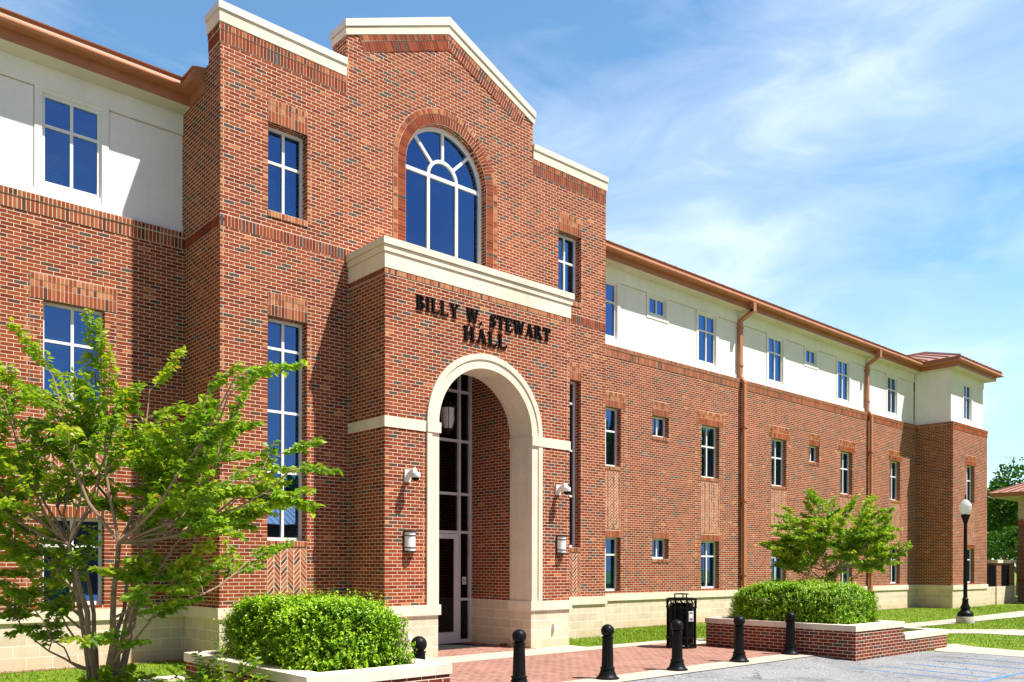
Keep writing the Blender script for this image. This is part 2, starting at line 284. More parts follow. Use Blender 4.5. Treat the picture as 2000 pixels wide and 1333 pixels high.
# ------------------------------------------------------------------ mesh helpers
class MB:
    def __init__(s): s.v = []; s.f = []; s.mi = []; s.t = []; s.k = 0; s.tint = 0.5
    def add(s, vs, fs):
        o = len(s.v); s.v.extend(vs)
        for f in fs: s.f.append(tuple(i + o for i in f)); s.mi.append(s.k); s.t.append(s.tint)
        return s
    def box(s, x0, x1, y0, y1, z0, z1, skip=''):
        vs = [(x0, y0, z0), (x1, y0, z0), (x1, y1, z0), (x0, y1, z0), (x0, y0, z1), (x1, y0, z1), (x1, y1, z1), (x0, y1, z1)]
        fs = {'b': (0, 3, 2, 1), 't': (4, 5, 6, 7), 'f': (0, 1, 5, 4), 'k': (2, 3, 7, 6), 'l': (3, 0, 4, 7), 'r': (1, 2, 6, 5)}
        return s.add(vs, [q for c, q in fs.items() if c not in skip])
    def prism(s, pts, y0, y1, back=True):                           # convex (x,z) outline pushed from y0 back to y1
        n = len(pts)
        vs = [(x, y0, z) for x, z in pts] + [(x, y1, z) for x, z in pts]
        fs = [tuple(range(n))] + ([tuple(range(2 * n - 1, n - 1, -1))] if back else [])
        fs += [(i, i + n, (i + 1) % n + n, (i + 1) % n) for i in range(n)]
        return s.add(vs, fs)
    def xform(s, start, mat):
        for i in range(start, len(s.v)): s.v[i] = tuple(mat @ Vector(s.v[i]))
        return s
    def tube(s, pts, rad, n=8, cap=True):
        rings = []; o = len(s.v); up = Vector((0, 0, 1)); prev = None
        P = [Vector(p) for p in pts]
        for i, p in enumerate(P):
            d = (P[min(i + 1, len(P) - 1)] - P[max(i - 1, 0)]).normalized()
            if prev is None:
                a = d.cross(Vector((0.31, 0.95, 0.05))).normalized()
            else: a = (prev - d * prev.dot(d)).normalized()
            prev = a; b = d.cross(a); r = rad[i] if hasattr(rad, '__len__') else rad
            for j in range(n):
                t = 2 * PI * j / n; s.v.append(tuple(p + (a * math.cos(t) + b * math.sin(t)) * r))
        for i in range(len(P) - 1):
            for j in range(n):
                k = (j + 1) % n
                s.f.append((o + i * n + j, o + i * n + k, o + (i + 1) * n + k, o + (i + 1) * n + j)); s.mi.append(s.k); s.t.append(s.tint)
        if cap:
            s.f.append(tuple(o + j for j in range(n - 1, -1, -1))); s.mi.append(s.k); s.t.append(s.tint)
            s.f.append(tuple(o + (len(P) - 1) * n + j for j in range(n))); s.mi.append(s.k); s.t.append(s.tint)
        return s
    def lathe(s, prof, c=(0, 0, 0), n=24, flute=0.0, zf=(0, 0)):
        o = len(s.v)
        for r, z in prof:
            for j in range(n):
                t = 2 * PI * j / n; q = r
                if flute and zf[0] < z < zf[1] and j % 2: q = r * (1 - flute)
                s.v.append((c[0] + q * math.cos(t), c[1] + q * math.sin(t), c[2] + z))
        for i in range(len(prof) - 1):
            for j in range(n):
                k = (j + 1) % n; s.f.append((o + i * n + j, o + i * n + k, o + (i + 1) * n + k, o + (i + 1) * n + j)); s.mi.append(s.k); s.t.append(s.tint)
        s.f.append(tuple(o + j for j in range(n - 1, -1, -1))); s.mi.append(s.k); s.t.append(s.tint)
        s.f.append(tuple(o + (len(prof) - 1) * n + j for j in range(n))); s.mi.append(s.k); s.t.append(s.tint)
        return s
    def split(s, name, mats, parent, key):
        """one object per piece: key(centre of a face) names the piece it belongs to"""
        out = {}
        for f, mi, t in zip(s.f, s.mi, s.t):
            c = sum((Vector(s.v[i]) for i in f), Vector()) / len(f); q = out.setdefault(key(c), MB())
            q.k = mi; q.tint = t; q.add([s.v[i] for i in f], [tuple(range(len(f)))])
        for q in out.values(): q.build(name, mats, parent)
    def build(s, name, mats, parent=None, smooth=False, ang=0.6):
        me = bpy.data.meshes.new(name); me.from_pydata(s.v, [], s.f)
        for m in (mats if isinstance(mats, (list, tuple)) else [mats]): me.materials.append(m)
        me.polygons.foreach_set('material_index', s.mi)
        at = me.attributes.new('tint', 'FLOAT', 'FACE'); at.data.foreach_set('value', s.t)
        me.update()
        o = bpy.data.objects.new(name, me); COL.objects.link(o)
        if smooth:
            for p in me.polygons: p.use_smooth = True
            try: me.set_sharp_from_angle(angle=ang)
            except Exception: pass
        if parent is not None:
            o.parent = parent; o.matrix_parent_inverse = world(parent).inverted()
        return o
def world(o):
    m = Matrix.Translation(o.location) @ o.rotation_euler.to_matrix().to_4x4()
    return (world(o.parent) @ o.matrix_parent_inverse @ m) if o.parent else m
def tag(o, label=None, cat=None, group=None, kind=None):
    for k, v in (('label', label), ('category', cat), ('group', group), ('kind', kind)):
        if v: o[k] = v
    return o
def thing(name, loc, label, cat, group=None):
    o = bpy.data.objects.new(name, None); COL.objects.link(o); o.location = loc; o.empty_display_size = 0.3
    return tag(o, label, cat, group)
def dup(root, loc, label=None, rz=None):
    def cp(o, par):
        c = o.copy(); COL.objects.link(c)
        if par is not None:
            pi = o.matrix_parent_inverse.copy(); c.parent = par; c.matrix_parent_inverse = pi
        for ch in o.children: cp(ch, c)
        return c
    r = cp(root, None); r.location = loc
    if rz is not None: r.rotation_euler.z = rz
    if label: r['label'] = label
    return r

def inpoly(x, y, P):
    c = False; n = len(P)
    for i in range(n):
        x1, y1 = P[i]; x2, y2 = P[i - 1]
        if (y1 > y) != (y2 > y) and x < (x2 - x1) * (y - y1) / (y2 - y1) + x1: c = not c
    return c
def sheet(outer, holes=()):
    """triangles of a flat outline with holes"""
    vs = []; es = []
    for P in [outer, *holes]:
        o = len(vs); n = len(P); vs += [Vector(p) for p in P]; es += [(o + i, o + (i + 1) % n) for i in range(n)]
    rv, re, rf, *_ = geometry.delaunay_2d_cdt(vs, es, [], 0, 1e-6)
    out = []
    for f in rf:
        cx = sum(rv[i].x for i in f) / len(f); cy = sum(rv[i].y for i in f) / len(f)
        if inpoly(cx, cy, outer) and not any(inpoly(cx, cy, h) for h in holes): out.append(tuple(f))
    return [(p.x, p.y) for p in rv], out
def facade(mb, outer, holes, y, depth=0.16, open_bottom=()):
    """wall face in the plane Y=y with the reveals of its openings"""
    pv, pf = sheet(outer, holes)
    mb.add([(x, y, z) for x, z in pv], pf)
    for h in holes:
        n = len(h)
        for i in range(n):
            (xa, za), (xb, zb) = h[i], h[(i + 1) % n]
            mb.add([(xa, y, za), (xb, y, zb), (xb, y + depth, zb), (xa, y + depth, za)], [(0, 1, 2, 3)])
def rect(x0, x1, z0, z1): return [(x0, z0), (x1, z0), (x1, z1), (x0, z1)]
def arc(cx, cz, r, a0, a1, n): return [(cx + r * math.cos(a0 + (a1 - a0) * i / n), cz + r * math.sin(a0 + (a1 - a0) * i / n)) for i in range(n + 1)]

def tint_of(kind):
    r = random.random()
    if kind == 'red': return 0.05 if r < 0.09 else random.uniform(0.16, 0.72)
    if kind == 'mix': return 0.12 if r < 0.16 else (random.uniform(0.72, 0.88) if r < 0.45 else random.uniform(0.3, 0.72))
    if kind == 'band': return 0.12 if r < 0.12 else random.uniform(0.62, 0.86)
    if kind == 'brown': return 0.12 if r < 0.14 else random.uniform(0.18, 0.62) if r < 0.8 else random.uniform(0.68, 0.78)
    return random.uniform(0.80, 1.0) if r < 0.64 else (0.12 if r < 0.69 else random.uniform(0.50, 0.78))
def brickrow(mb, x0, x1, z0, z1, y, proud, kind, mod=0.0677, j=0.010):
    """a course of upright bricks standing proud of the wall: material 0 brick, 1 mortar"""
    n = max(1, round((x1 - x0) / mod)); w = (x1 - x0) / n
    mb.k = 1; mb.box(x0, x1, y - proud + 0.004, y + 0.01, z0, z1, 'k'); mb.k = 0
    for i in range(n):
        mb.tint = tint_of(kind)
        mb.box(x0 + i * w + j / 2, x0 + (i + 1) * w - j / 2, y - proud, y - proud + 0.006, z0 + j * 0.6, z1 - j * 0.6, 'k')
def brickrow_y(mb, x, y0, y1, z0, z1, proud, sgn, kind, mod=0.0677, j=0.010):
    n = max(1, round((y1 - y0) / mod)); w = (y1 - y0) / n
    xo = x + sgn * proud
    mb.k = 1; a, b = sorted((xo - sgn * 0.004, x - sgn * 0.01)); mb.box(a, b, y0, y1, z0, z1); mb.k = 0
    for i in range(n):
        mb.tint = tint_of(kind); a, b = sorted((xo, xo - sgn * 0.006))
        mb.box(a, b, y0 + i * w + j / 2, y0 + (i + 1) * w - j / 2, z0 + j * 0.6, z1 - j * 0.6)
def quoins(mb, x, sgn, z0, z1, y, k=1, w=0.096, par=0, prob=0.62):
    """header ends of alternate courses along an edge"""
    r = math.ceil(z0 / 0.0677); ok = mb.k
    mb.k = k
    while (r + 1) * 0.0677 <= z1 + 1e-6:
        if r % 2 == par:
            a, b = sorted((x, x + sgn * w)); mb.tint = random.uniform(0.78, 1.0) if random.random() < prob else random.uniform(0.2, 0.72)
            mb.box(a, b, y - 0.002, y + 0.004, r * 0.0677 + 0.0055, (r + 1) * 0.0677 - 0.0055, 'kb')
        r += 1
    mb.k = ok
def clip(poly, x0, x1, z0, z1):
    def cut(P, ins, sec):
        out = []
        for i in range(len(P)):
            a, b = P[i - 1], P[i]
            if ins(b):
                if not ins(a): out.append(sec(a, b))
                out.append(b)
            elif ins(a): out.append(sec(a, b))
        return out
    for ax, lim, sg in ((0, x0, 1), (0, x1, -1), (1, z0, 1), (1, z1, -1)):
        def ins(p): return (p[ax] - lim) * sg >= 0
        def sec(a, b):
            t = (lim - a[ax]) / (b[ax] - a[ax]); return (a[0] + (b[0] - a[0]) * t, a[1] + (b[1] - a[1]) * t)
        if poly: poly = cut(poly, ins, sec)
    return poly
def herringbone(mb, x0, x1, z0, z1, y, col=0.2032):
    """zigzag courses laid at 45 degrees: material 0 brick, 1 mortar"""
    mb.k = 1; mb.box(x0, x1, y, y + 0.02, z0, z1, 'k'); mb.k = 0
    n = max(2, round((x1 - x0) / 0.128)); cw = (x1 - x0) / n; pitch = 0.0677 * 1.42
    g = 0.0105
    for c in range(n):
        xa, xb = x0 + c * cw, x0 + (c + 1) * cw
        up = c % 2 == 0; zz = z0 - cw - pitch
        while zz < z1 + cw:
            za, zb = (zz, zz + cw) if up else (zz + cw, zz)
            P = [(xa + g * .7, za + g), (xb - g * .7, zb + g), (xb - g * .7, zb + pitch - g), (xa + g * .7, za + pitch - g)]
            P = clip(P, x0 + 0.004, x1 - 0.004, z0 + 0.004, z1 - 0.004)
            if len(P) >= 3:
                mb.tint = 0.10 if random.random() < 0.06 else random.uniform(0.68, 0.92)
                mb.add([(px, y - 0.003, pz) for px, pz in P], [tuple(range(len(P)))])
            zz += pitch
def grid(x0, x1, y0, y1): return [(x0, y0), (x1, y0), (x1, y1), (x0, y1)]

# ================================================================== THE HALL
YT, YP, YW, YS, YB = 14.684, 13.392, 16.340, 16.476, 14.784
XT0, XT1, XP0, XP1, XC = 6.14, 16.31, 8.76, 13.68, 11.22
XB0, XB1, XW0 = 38.95, 42.95, -8.0
hall = thing('academic_hall', (XC, YT, 0), 'three storey red brick hall with gabled entrance tower and stone arch', 'building')

def frame_mesh(x0, x1, z0, z1, y, mull, trans, fw=0.052, mw=0.05, d=0.07):
    mb = MB()
    mb.box(x0, x0 + fw, y, y + d, z0, z1); mb.box(x1 - fw, x1, y, y + d, z0, z1)
    mb.box(x0 + fw, x1 - fw, y, y + d, z1 - fw, z1); mb.box(x0 + fw, x1 - fw, y, y + d, z0, z0 + fw * 1.25)
    for m in mull: mb.box(m - mw / 2, m + mw / 2, y - 0.003, y + d - 0.01, z0 + fw * 1.25, z1 - fw)
    for t in trans: mb.box(x0 + fw, x1 - fw, y + 0.001, y + d - 0.012, t - mw / 2, t + mw / 2)
    return mb
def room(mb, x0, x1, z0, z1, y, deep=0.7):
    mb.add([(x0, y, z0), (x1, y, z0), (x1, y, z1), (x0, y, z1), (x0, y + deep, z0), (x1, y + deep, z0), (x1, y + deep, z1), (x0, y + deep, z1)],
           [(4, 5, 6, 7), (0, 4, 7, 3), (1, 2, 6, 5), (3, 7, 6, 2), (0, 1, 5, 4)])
def window(x0, x1, z0, z1, y, rec=0.155, mull=None, trans=None, blind=1.0, sill=None, glass=None):
    yf = y + rec
    mull = [(x0 + x1) / 2] if mull is None else mull
    trans = trans if trans is not None else []
    w = frame_mesh(x0, x1, z0, z1, yf, mull, trans).build('window', M_WHITE, hall)
    p = MB(); p.add([(x0 + .03, yf + .035, z0 + .03), (x1 - .03, yf + .035, z0 + .03), (x1 - .03, yf + .035, z1 - .03), (x0 + .03, yf + .035, z1 - .03)], [(0, 1, 2, 3)])
    p.build('pane', glass or M_GLASS, w)
    b = MB(); b.k = 1; room(b, x0, x1, z0, z1, yf + .07); b.k = 0
    if blind:
        zz = z1 - 0.06; zb = z0 + (z1 - z0) * (1 - blind)
        while zz > zb:
            b.add([(x0 + .05, yf + .115, zz - .022), (x1 - .05, yf + .115, zz - .022), (x1 - .05, yf + .138, zz + .022), (x0 + .05, yf + .138, zz + .022)], [(0, 1, 2, 3)])
            zz -= 0.046
    b.build('blind', [M_SLAT, M_ROOM], w)
    if sill:
        s = MB(); brickrow(s, x0, x1, sill, z0, y, 0.022, 'orange'); s.k = 0; s.tint = 0.85
        s.box(x0, x1, y + 0.011, yf, sill + 0.01, z0 - 0.002, 'k')
        s.build('sill', [M_PIECE, M_MORTAR], w)
    return w
def lintel(x0, x1, z, y, rows=2, kind='orange'):
    mb = MB(); h = 0.2032; brickrow(mb, x0, x1, z, z + h, y, 0.014, 'band'); zz = z + h
    for r in range(rows):
        brickrow(mb, x0, x1, zz, zz + 0.113, y, 0.014 if r == 0 else 0.020, kind); zz += 0.113
    return mb.build('lintel', [M_PIECE, M_MORTAR], hall)
def panel(x0, x1, z0, z1, y):
    mb = MB(); herringbone(mb, x0, x1, z0, z1, y); return mb.build('herringbone_panel', [M_PIECE, M_MORTAR], hall)

# ---------------------------------------------------------------- wings
WL = [('L', 3.70, 4.70)]
WR = [(17.82, 18.82), (22.76, 23.76), (26.93, 27.93), (31.96, 32.94), (36.33, 37.29)]
SR = [(20.27, 21.07), (29.52, 30.30)]
Z2 = (4.68, 6.39); Z1 = (1.075, 2.63); S2 = (5.75, 6.39); S1 = (2.02, 2.65); Z3 = (8.45, 10.04); S3 = (9.50, 10.04)
def wing(x0, x1, big, small, nm):
    mb = MB(); holes = []
    for a, b in big: holes += [rect(a, b, Z1[0], Z1[1]), rect(a, b, Z2[0] - 0.1, Z2[1])]
    for a, b in small: holes += [rect(a, b, *S1), rect(a, b, *S2)]
    mb.k = 0
    facade(mb, rect(x0, x1, 1.0, 7.84), holes, YW)
    for a, b in big:
        for z0, z1 in (Z1, Z2): quoins(mb, a, -1, z0, z1, YW, 1, prob=.3); quoins(mb, b, 1, z0, z1, YW, 1, prob=.3)
        for e in (a - 0.205, b + 0.205): quoins(mb, e, -1 if e < a else 1, 1.05, 6.8, YW, 1)
        mb.k = 2                                                    # control joints beside the window strip
        for e in (a - 0.205, b + 0.205): mb.box(e - 0.005, e + 0.005, YW - 0.003, YW + 0.002, 1.0, 6.83, 'k')
        mb.k = 0
    for a, b in small:
        for z0, z1 in (S1, S2): quoins(mb, a, -1, z0, z1, YW, 1); quoins(mb, b, 1, z0, z1, YW, 1)
    mb.build('brick_wall', [M_BRICK, M_PIECE, M_MORTARD], hall)
    bb = MB(); brickrow(bb, x0, x1, 7.84, 8.055, YW, 0.015, 'band', j=.013); brickrow(bb, x0, x1, 8.055, 8.165, YW, 0.032, 'band', j=.013)
    bb.k = 0; bb.tint = .4; bb.box(x0, x1, YW + 0.011, YS + .02, 8.05, 8.162, 'k'); bb.build('soldier_course', [M_PIECE, M_MORTAR], hall)
    st = MB(); st.box(x0, x1, YW, YW + .3, -0.15, 0.80, 'k'); st.build('stone_base', M_BLOCK, hall)
    st = MB(); st.box(x0, x1, YW - .045, YW + .05, 0.80, 1.0, 'k'); st.build('base_cap', M_STONE, hall)
    # stucco storey
    holes = [rect(a + .01, b - .03, *Z3) for a, b in big] + [rect(a, b, *S3) for a, b in small]
    mb = MB(); facade(mb, rect(x0, x1, 8.15, 10.5), holes, YS, 0.08)
    mb.box(x0, x1, YS - .035, YS + .01, 8.165, 8.335, 'k')
    mb.box(x0, x1, YS - .042, YS + .01, 10.10, 10.50, 'k')
    for a, b in big:
        for q in (a + .01 - .125, b - .03 + .01): mb.box(q, q + .115, YS - .022, YS + .01, 8.335, 10.10, 'k')
    for a, b in small:
        for q in (a - .13, b + .015): mb.box(q, q + .115, YS - .022, YS + .01, 9.36, 10.10, 'k')
        mb.box(a - .015, b + .015, YS - .020, YS + .01, 9.36, 9.48, 'k')
    mb.k = 1; spans = sorted([(a - .115, b - .02 + .115) for a, b in big] + [(a - .13, b + .13) for a, b in small]); q = x0  # thin tan strips below the frieze and beside the casings
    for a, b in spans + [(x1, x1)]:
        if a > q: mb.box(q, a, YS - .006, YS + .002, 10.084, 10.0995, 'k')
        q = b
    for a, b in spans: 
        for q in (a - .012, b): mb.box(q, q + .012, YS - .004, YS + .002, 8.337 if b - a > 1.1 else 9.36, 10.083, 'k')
    mb.build('stucco_wall', [M_STUCCO, M_STRIP], hall)
    for a, b in big:
        window(a + .01, b - .03, *Z3, YS, 0.045, trans=[9.49], blind=1.0)
        window(a, b, *Z2, YW, trans=[5.72], sill=Z2[0] - 0.1)
        window(a, b, *Z1, YW, trans=[2.13])
        lintel(a - .2, b + .2, Z2[1], YW)
        panel(a, b, 2.88, Z2[0] - 0.1, YW - 0.001)
        l = lintel(a, b, Z1[1], YW, 0); 
    for a, b in small:
        window(a, b, *S3, YS, 0.045, blind=0); window(a, b, *S2, YW, sill=S2[0] - .1, blind=0); window(a, b, *S1, YW, sill=S1[0] - .1, blind=0)
        lintel(a, b, S2[1], YW); lintel(a, b, S1[1], YW, 0)
wing(XW0, XT0, [(3.70, 4.70)], [], 'l')
wing(XT1, XB0, WR, SR, 'r')

# eaves: soffit, fascia, gutter, roof (profile in Y,Z swept along X)
ZE = 10.475
GUT = [(0.43, ZE), (0.43, 10.66), (0.62, 10.665), (0.67, 10.685), (0.675, 10.705), (0.615, 10.768), (0.605, 10.845), (0.64, 10.85), (0.645, 10.865), (0.55, 10.895), (0.38, 10.92), (0.38, ZE)]
def eave_x(x0, x1, yw, m0=0.0, m1=0.0):
    """outward distances from the wall; m0/m1 add a mitre (+ outward) at the ends"""
    mb = MB(); n = len(GUT)
    vs = [(x0 - m0 * o, yw - o, z) for o, z in GUT] + [(x1 + m1 * o, yw - o, z) for o, z in GUT]
    mb.add(vs, [(i, (i + 1) % n, (i + 1) % n + n, i + n) for i in range(n)] + [tuple(range(n - 1, -1, -1)), tuple(range(n, 2 * n))])
    q = x0 + 1.4
    while q < x1 - .6:
        G2 = [(o + .006, z) for o, z in GUT[:-2]]; k = len(GUT) - 2
        mb.add([(q, yw - o, z) for o, z in G2] + [(q + .035, yw - o, z) for o, z in G2], [(i, i + 1, i + 1 + k, i + k) for i in range(k - 1)]); q += 3.05
    mb.build('gutter', M_COPPER, hall)
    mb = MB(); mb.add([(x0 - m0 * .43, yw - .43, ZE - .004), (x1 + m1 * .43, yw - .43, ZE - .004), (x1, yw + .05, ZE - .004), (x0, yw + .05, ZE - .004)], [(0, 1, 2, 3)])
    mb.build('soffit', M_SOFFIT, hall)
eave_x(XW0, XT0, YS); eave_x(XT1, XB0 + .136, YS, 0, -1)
def eave_y(x, y0, y1, sgn, m0=0.0, m1=0.0):
    mb = MB(); n = len(GUT)
    vs = [(x + sgn * o, y0 - m0 * o, z) for o, z in GUT] + [(x + sgn * o, y1 + m1 * o, z) for o, z in GUT]
    mb.add(vs, [(i, (i + 1) % n, (i + 1) % n + n, i + n) for i in range(n)] + [tuple(range(n - 1, -1, -1)), tuple(range(n, 2 * n))])
    mb.build('gutter', M_COPPER, hall)
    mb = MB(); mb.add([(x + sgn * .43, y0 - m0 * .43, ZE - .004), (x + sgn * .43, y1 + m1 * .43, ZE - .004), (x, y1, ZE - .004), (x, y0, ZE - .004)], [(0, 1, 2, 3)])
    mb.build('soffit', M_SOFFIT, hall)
YBS = YB + .136; XBS0, XBS1 = XB0 + .136, XB1 - .136
eave_x(XBS0, XBS1, YBS, 1, 1); eave_y(XBS0, YBS, YS, -1, 1, -1); eave_y(XBS1, YBS, 26.0, 1, 1, 0)
# short gutter return against the tower's left side
mb = MB(); n = len(GUT)
R = [(o - .40, z) for o, z in GUT]
vs = [(XT0 - max(o, 0), 15.36, z) for o, z in R] + [(XT0 - max(o, 0), YS - .4, z) for o, z in R]
mb.add(vs, [(i, (i + 1) % n, (i + 1) % n + n, i + n) for i in range(n)] + [tuple(range(n - 1, -1, -1)), tuple(range(n, 2 * n))])
mb.build('gutter', M_COPPER, hall)
# low roofs behind the gutters with standing seams
def roof_plane(name, quad, seams, parent=hall):
    mb = MB(); mb.add(quad, [(0, 1, 2, 3)])
    a, b, c, d = [Vector(q) for q in quad]
    nrm = (b - a).cross(d - a).normalized()
    if nrm.z < 0: nrm = -nrm
    for i in range(seams + 1):
        t = i / seams; p = a.lerp(b, t); q = d.lerp(c, t); s = (b - a).normalized() * .012
        if (q - p).length < .05: continue
        mb.add([tuple(p - s), tuple(p + s), tuple(q + s), tuple(q - s), tuple(p - s + nrm * .045), tuple(p + s + nrm * .045), tuple(q + s + nrm * .045), tuple(q - s + nrm * .045)],
               [(4, 5, 6, 7), (0, 4, 7, 3), (1, 2, 6, 5), (0, 1, 5, 4)])
    return mb.build(name, M_ROOF, parent)
roof_plane('roof', [(XW0, YS - .56, 10.88), (XT0, YS - .56, 10.88), (XT0, 25, 12.0), (XW0, 25, 12.0)], 28)
roof_plane('roof', [(XT1, YS - .56, 10.88), (XB0 - .5, YS - .56, 10.88), (XB0 - .5, 25, 12.0), (XT1, 25, 12.0)], 44)
e0, e1, e2 = XBS0 - .58, XBS1 + .58, YBS - .58
xm = (e0 + e1) / 2; hz = 10.885 + .39 * (xm - e0)
roof_plane('roof', [(e0, e2, 10.885), (e1, e2, 10.885), (xm + .01, e2 + (xm - e0), hz), (xm - .01, e2 + (xm - e0), hz)], 12)
mb = MB()
roof_plane('roof', [(e0, 26, 10.885), (e0, e2, 10.885), (xm, e2 + (xm - e0), hz), (xm, 26, hz)], 26)
roof_plane('roof', [(e1, e2, 10.885), (e1, 26, 10.885), (xm, 26, hz), (xm, e2 + (xm - e0), hz)], 26)
mb = MB()
for q in ((e0, e2), (e1, e2)):
    mb.tube([(q[0], q[1], 10.91), (xm, e2 + (xm - e0), hz + .03)], .05, 6)
mb.tube([(xm, e2 + (xm - e0), hz + .03), (xm, 26, hz + .03)], .05, 6); mb.build('ridge_cap', M_ROOF, hall)

# ---------------------------------------------------------------- projecting bay at the far end
mb = MB(); hx = (40.48, 41.42)
facade(mb, rect(XB0, XB1, 1.0, 7.84), [rect(*hx, Z2[0] - .1, Z2[1]), rect(*hx, *Z1)], YB)
mb.add([(XB0, YB, 1.0), (XB0, YW, 1.0), (XB0, YW, 7.84), (XB0, YB, 7.84)], [(0, 1, 2, 3)])
mb.add([(XB1, YB, 1.0), (XB1, 26, 1.0), (XB1, 26, 7.84), (XB1, YB, 7.84)], [(0, 1, 2, 3)])
quoins(mb, XB0, 1, 1.0, 7.8, YB, 1, prob=.35); quoins(mb, XB1, -1, 1.0, 7.8, YB, 1, prob=.35)
mb.build('brick_wall', [M_BRICK, M_PIECE, M_MORTARD], hall)
bb = MB()
for z0, z1, pr, kd in ((7.84, 8.055, .015, 'band'), (8.055, 8.165, .032, 'band')):
    brickrow(bb, XB0 - pr, XB1 + pr, z0, z1, YB, pr, kd); brickrow_y(bb, XB0, YB - pr + .008, YW, z0, z1, pr, -1, kd); brickrow_y(bb, XB1, YB - pr + .008, 26, z0, z1, pr, 1, kd)
bb.k = 0; bb.tint = .4; bb.box(XB0 + .012, XB1 - .012, YB + .012, 25, 8.05, 8.162); bb.build('soldier_course', [M_PIECE, M_MORTAR], hall)
st = MB(); st.box(XB0, XB1, YB, 26, -.15, .80); st.build('stone_base', M_BLOCK, hall)
st = MB(); st.box(XB0 - .045, XB1 + .045, YB - .045, 26, .80, 1.0); st.build('base_cap', M_STONE, hall)
mb = MB(); facade(mb, rect(XBS0, XBS1, 8.15, 10.5), [rect(hx[0] + .02, hx[1] - .04, *Z3)], YBS, .08)
mb.add([(XBS0, YBS, 8.15), (XBS0, YS, 8.15), (XBS0, YS, 10.5), (XBS0, YBS, 10.5)], [(0, 1, 2, 3)])
mb.add([(XBS1, YBS, 8.15), (XBS1, 26, 8.15), (XBS1, 26, 10.5), (XBS1, YBS, 10.5)], [(0, 1, 2, 3)])
for z0, z1, pr in ((8.165, 8.335, .035), (10.10, 10.50, .030)):
    mb.box(XBS0 - pr, XBS1 + pr, YBS - pr, YBS + .01, z0, z1, 'k'); mb.box(XBS0 - pr, XBS0 + .01, YBS + .01, YS - .036, z0, z1); mb.box(XBS1 - .01, XBS1 + pr, YBS + .01, 26, z0, z1)
for q in (hx[0] + .02 - .125, hx[1] - .04 + .01): mb.box(q, q + .115, YBS - .022, YBS + .01, 8.335, 10.10, 'k')
mb.build('stucco_wall', M_STUCCO, hall)
window(hx[0] + .02, hx[1] - .04, *Z3, YBS, .045, trans=[9.49]); window(*hx, *Z2, YB, trans=[5.72], sill=Z2[0] - .1); window(*hx, *Z1, YB, trans=[2.13])
lintel(hx[0] - .2, hx[1] + .2, Z2[1], YB); panel(*hx, 2.88, Z2[0] - .1, YB - .001); lintel(*hx, Z1[1], YB, 0)

# ---------------------------------------------------------------- entrance tower
TW = (7.043, 7.845); TR = (2 * XC - 7.845, 2 * XC - 7.043)
AX, AR, AZS = 11.20, 1.095, 10.235                                   # great arched window
Zt = (8.36, 10.005); Zm = (2.255, 6.42)
awo = [(AX - AR, 7.6)] + [(AX + AR, 7.6)] + arc(AX, AZS, AR, 0, PI, 28)
SLO = 11.45
outer = [(XT0, 1.03), (9.95, 1.03), (9.95, 6.35), (12.57, 6.35), (12.57, 1.03), (XT1, 1.03), (XT1, SLO), (13.735, SLO), (13.735, 12.28), (XC, 13.35), (8.69, 12.28), (8.69, SLO), (XT0, SLO)]
mb = MB()
facade(mb, outer, [rect(*TW, *Zt), rect(*TR, *Zt), rect(*TW, Zm[0], Zm[1]), rect(*TR, Zm[0], Zm[1]), awo], YT, .20)
PT = 15.21                                                           # back of the parapet
mb.add([(XT0, YT, 1.03), (XT0, YW + .4, 1.03), (XT0, YW + .4, 10.9), (XT0, YT, 10.9)], [(0, 1, 2, 3)])
mb.add([(XT0, YT, 10.9), (XT0, PT, 10.9), (XT0, PT, SLO), (XT0, YT, SLO)], [(0, 1, 2, 3)])
mb.add([(XT1, YT, 1.03), (XT1, YW + .4, 1.03), (XT1, YW + .4, 10.9), (XT1, YT, 10.9)], [(0, 1, 2, 3)])
mb.add([(XT1, YT, 10.9), (XT1, PT, 10.9), (XT1, PT, SLO), (XT1, YT, SLO)], [(0, 1, 2, 3)])
for x in (8.69, 13.735): mb.add([(x, YT, SLO), (x, PT, SLO), (x, PT, 12.28), (x, YT, 12.28)], [(0, 1, 2, 3)])
pv, pf = sheet([(XT0, 10.0), (XT1, 10.0), (XT1, SLO), (13.735, SLO), (13.735, 12.28), (XC, 13.35), (8.69, 12.28), (8.69, SLO), (XT0, SLO)])
mb.add([(x, PT, z) for x, z in pv], pf)
mb.add([(XT0, PT, 10.92), (XT1, PT, 10.92), (XT1, 25, 10.92), (XT0, 25, 10.92)], [(0, 1, 2, 3)])
for a, b in (TW, TR):
    for z0, z1 in (Zt, Zm): quoins(mb, a, -1, z0, z1, YT, 1); quoins(mb, b, 1, z0, z1, YT, 1)
quoins(mb, XT0, 1, 1.05, 11.1, YT, 1, par=1); quoins(mb, XT1, -1, 1.05, 11.1, YT, 1, par=1); quoins(mb, 8.69, 1, 11.5, 12.2, YT, 1); quoins(mb, 13.735, -1, 11.5, 12.2, YT, 1)
mb.k = 2
mb.box(XP0 - .006, XP0 + .006, YT - .004, YT + .01, 1.03, 7.3, 'k')
mb.build('brick_wall', [M_BRICK, M_PIECE, M_MORTARD], hall)
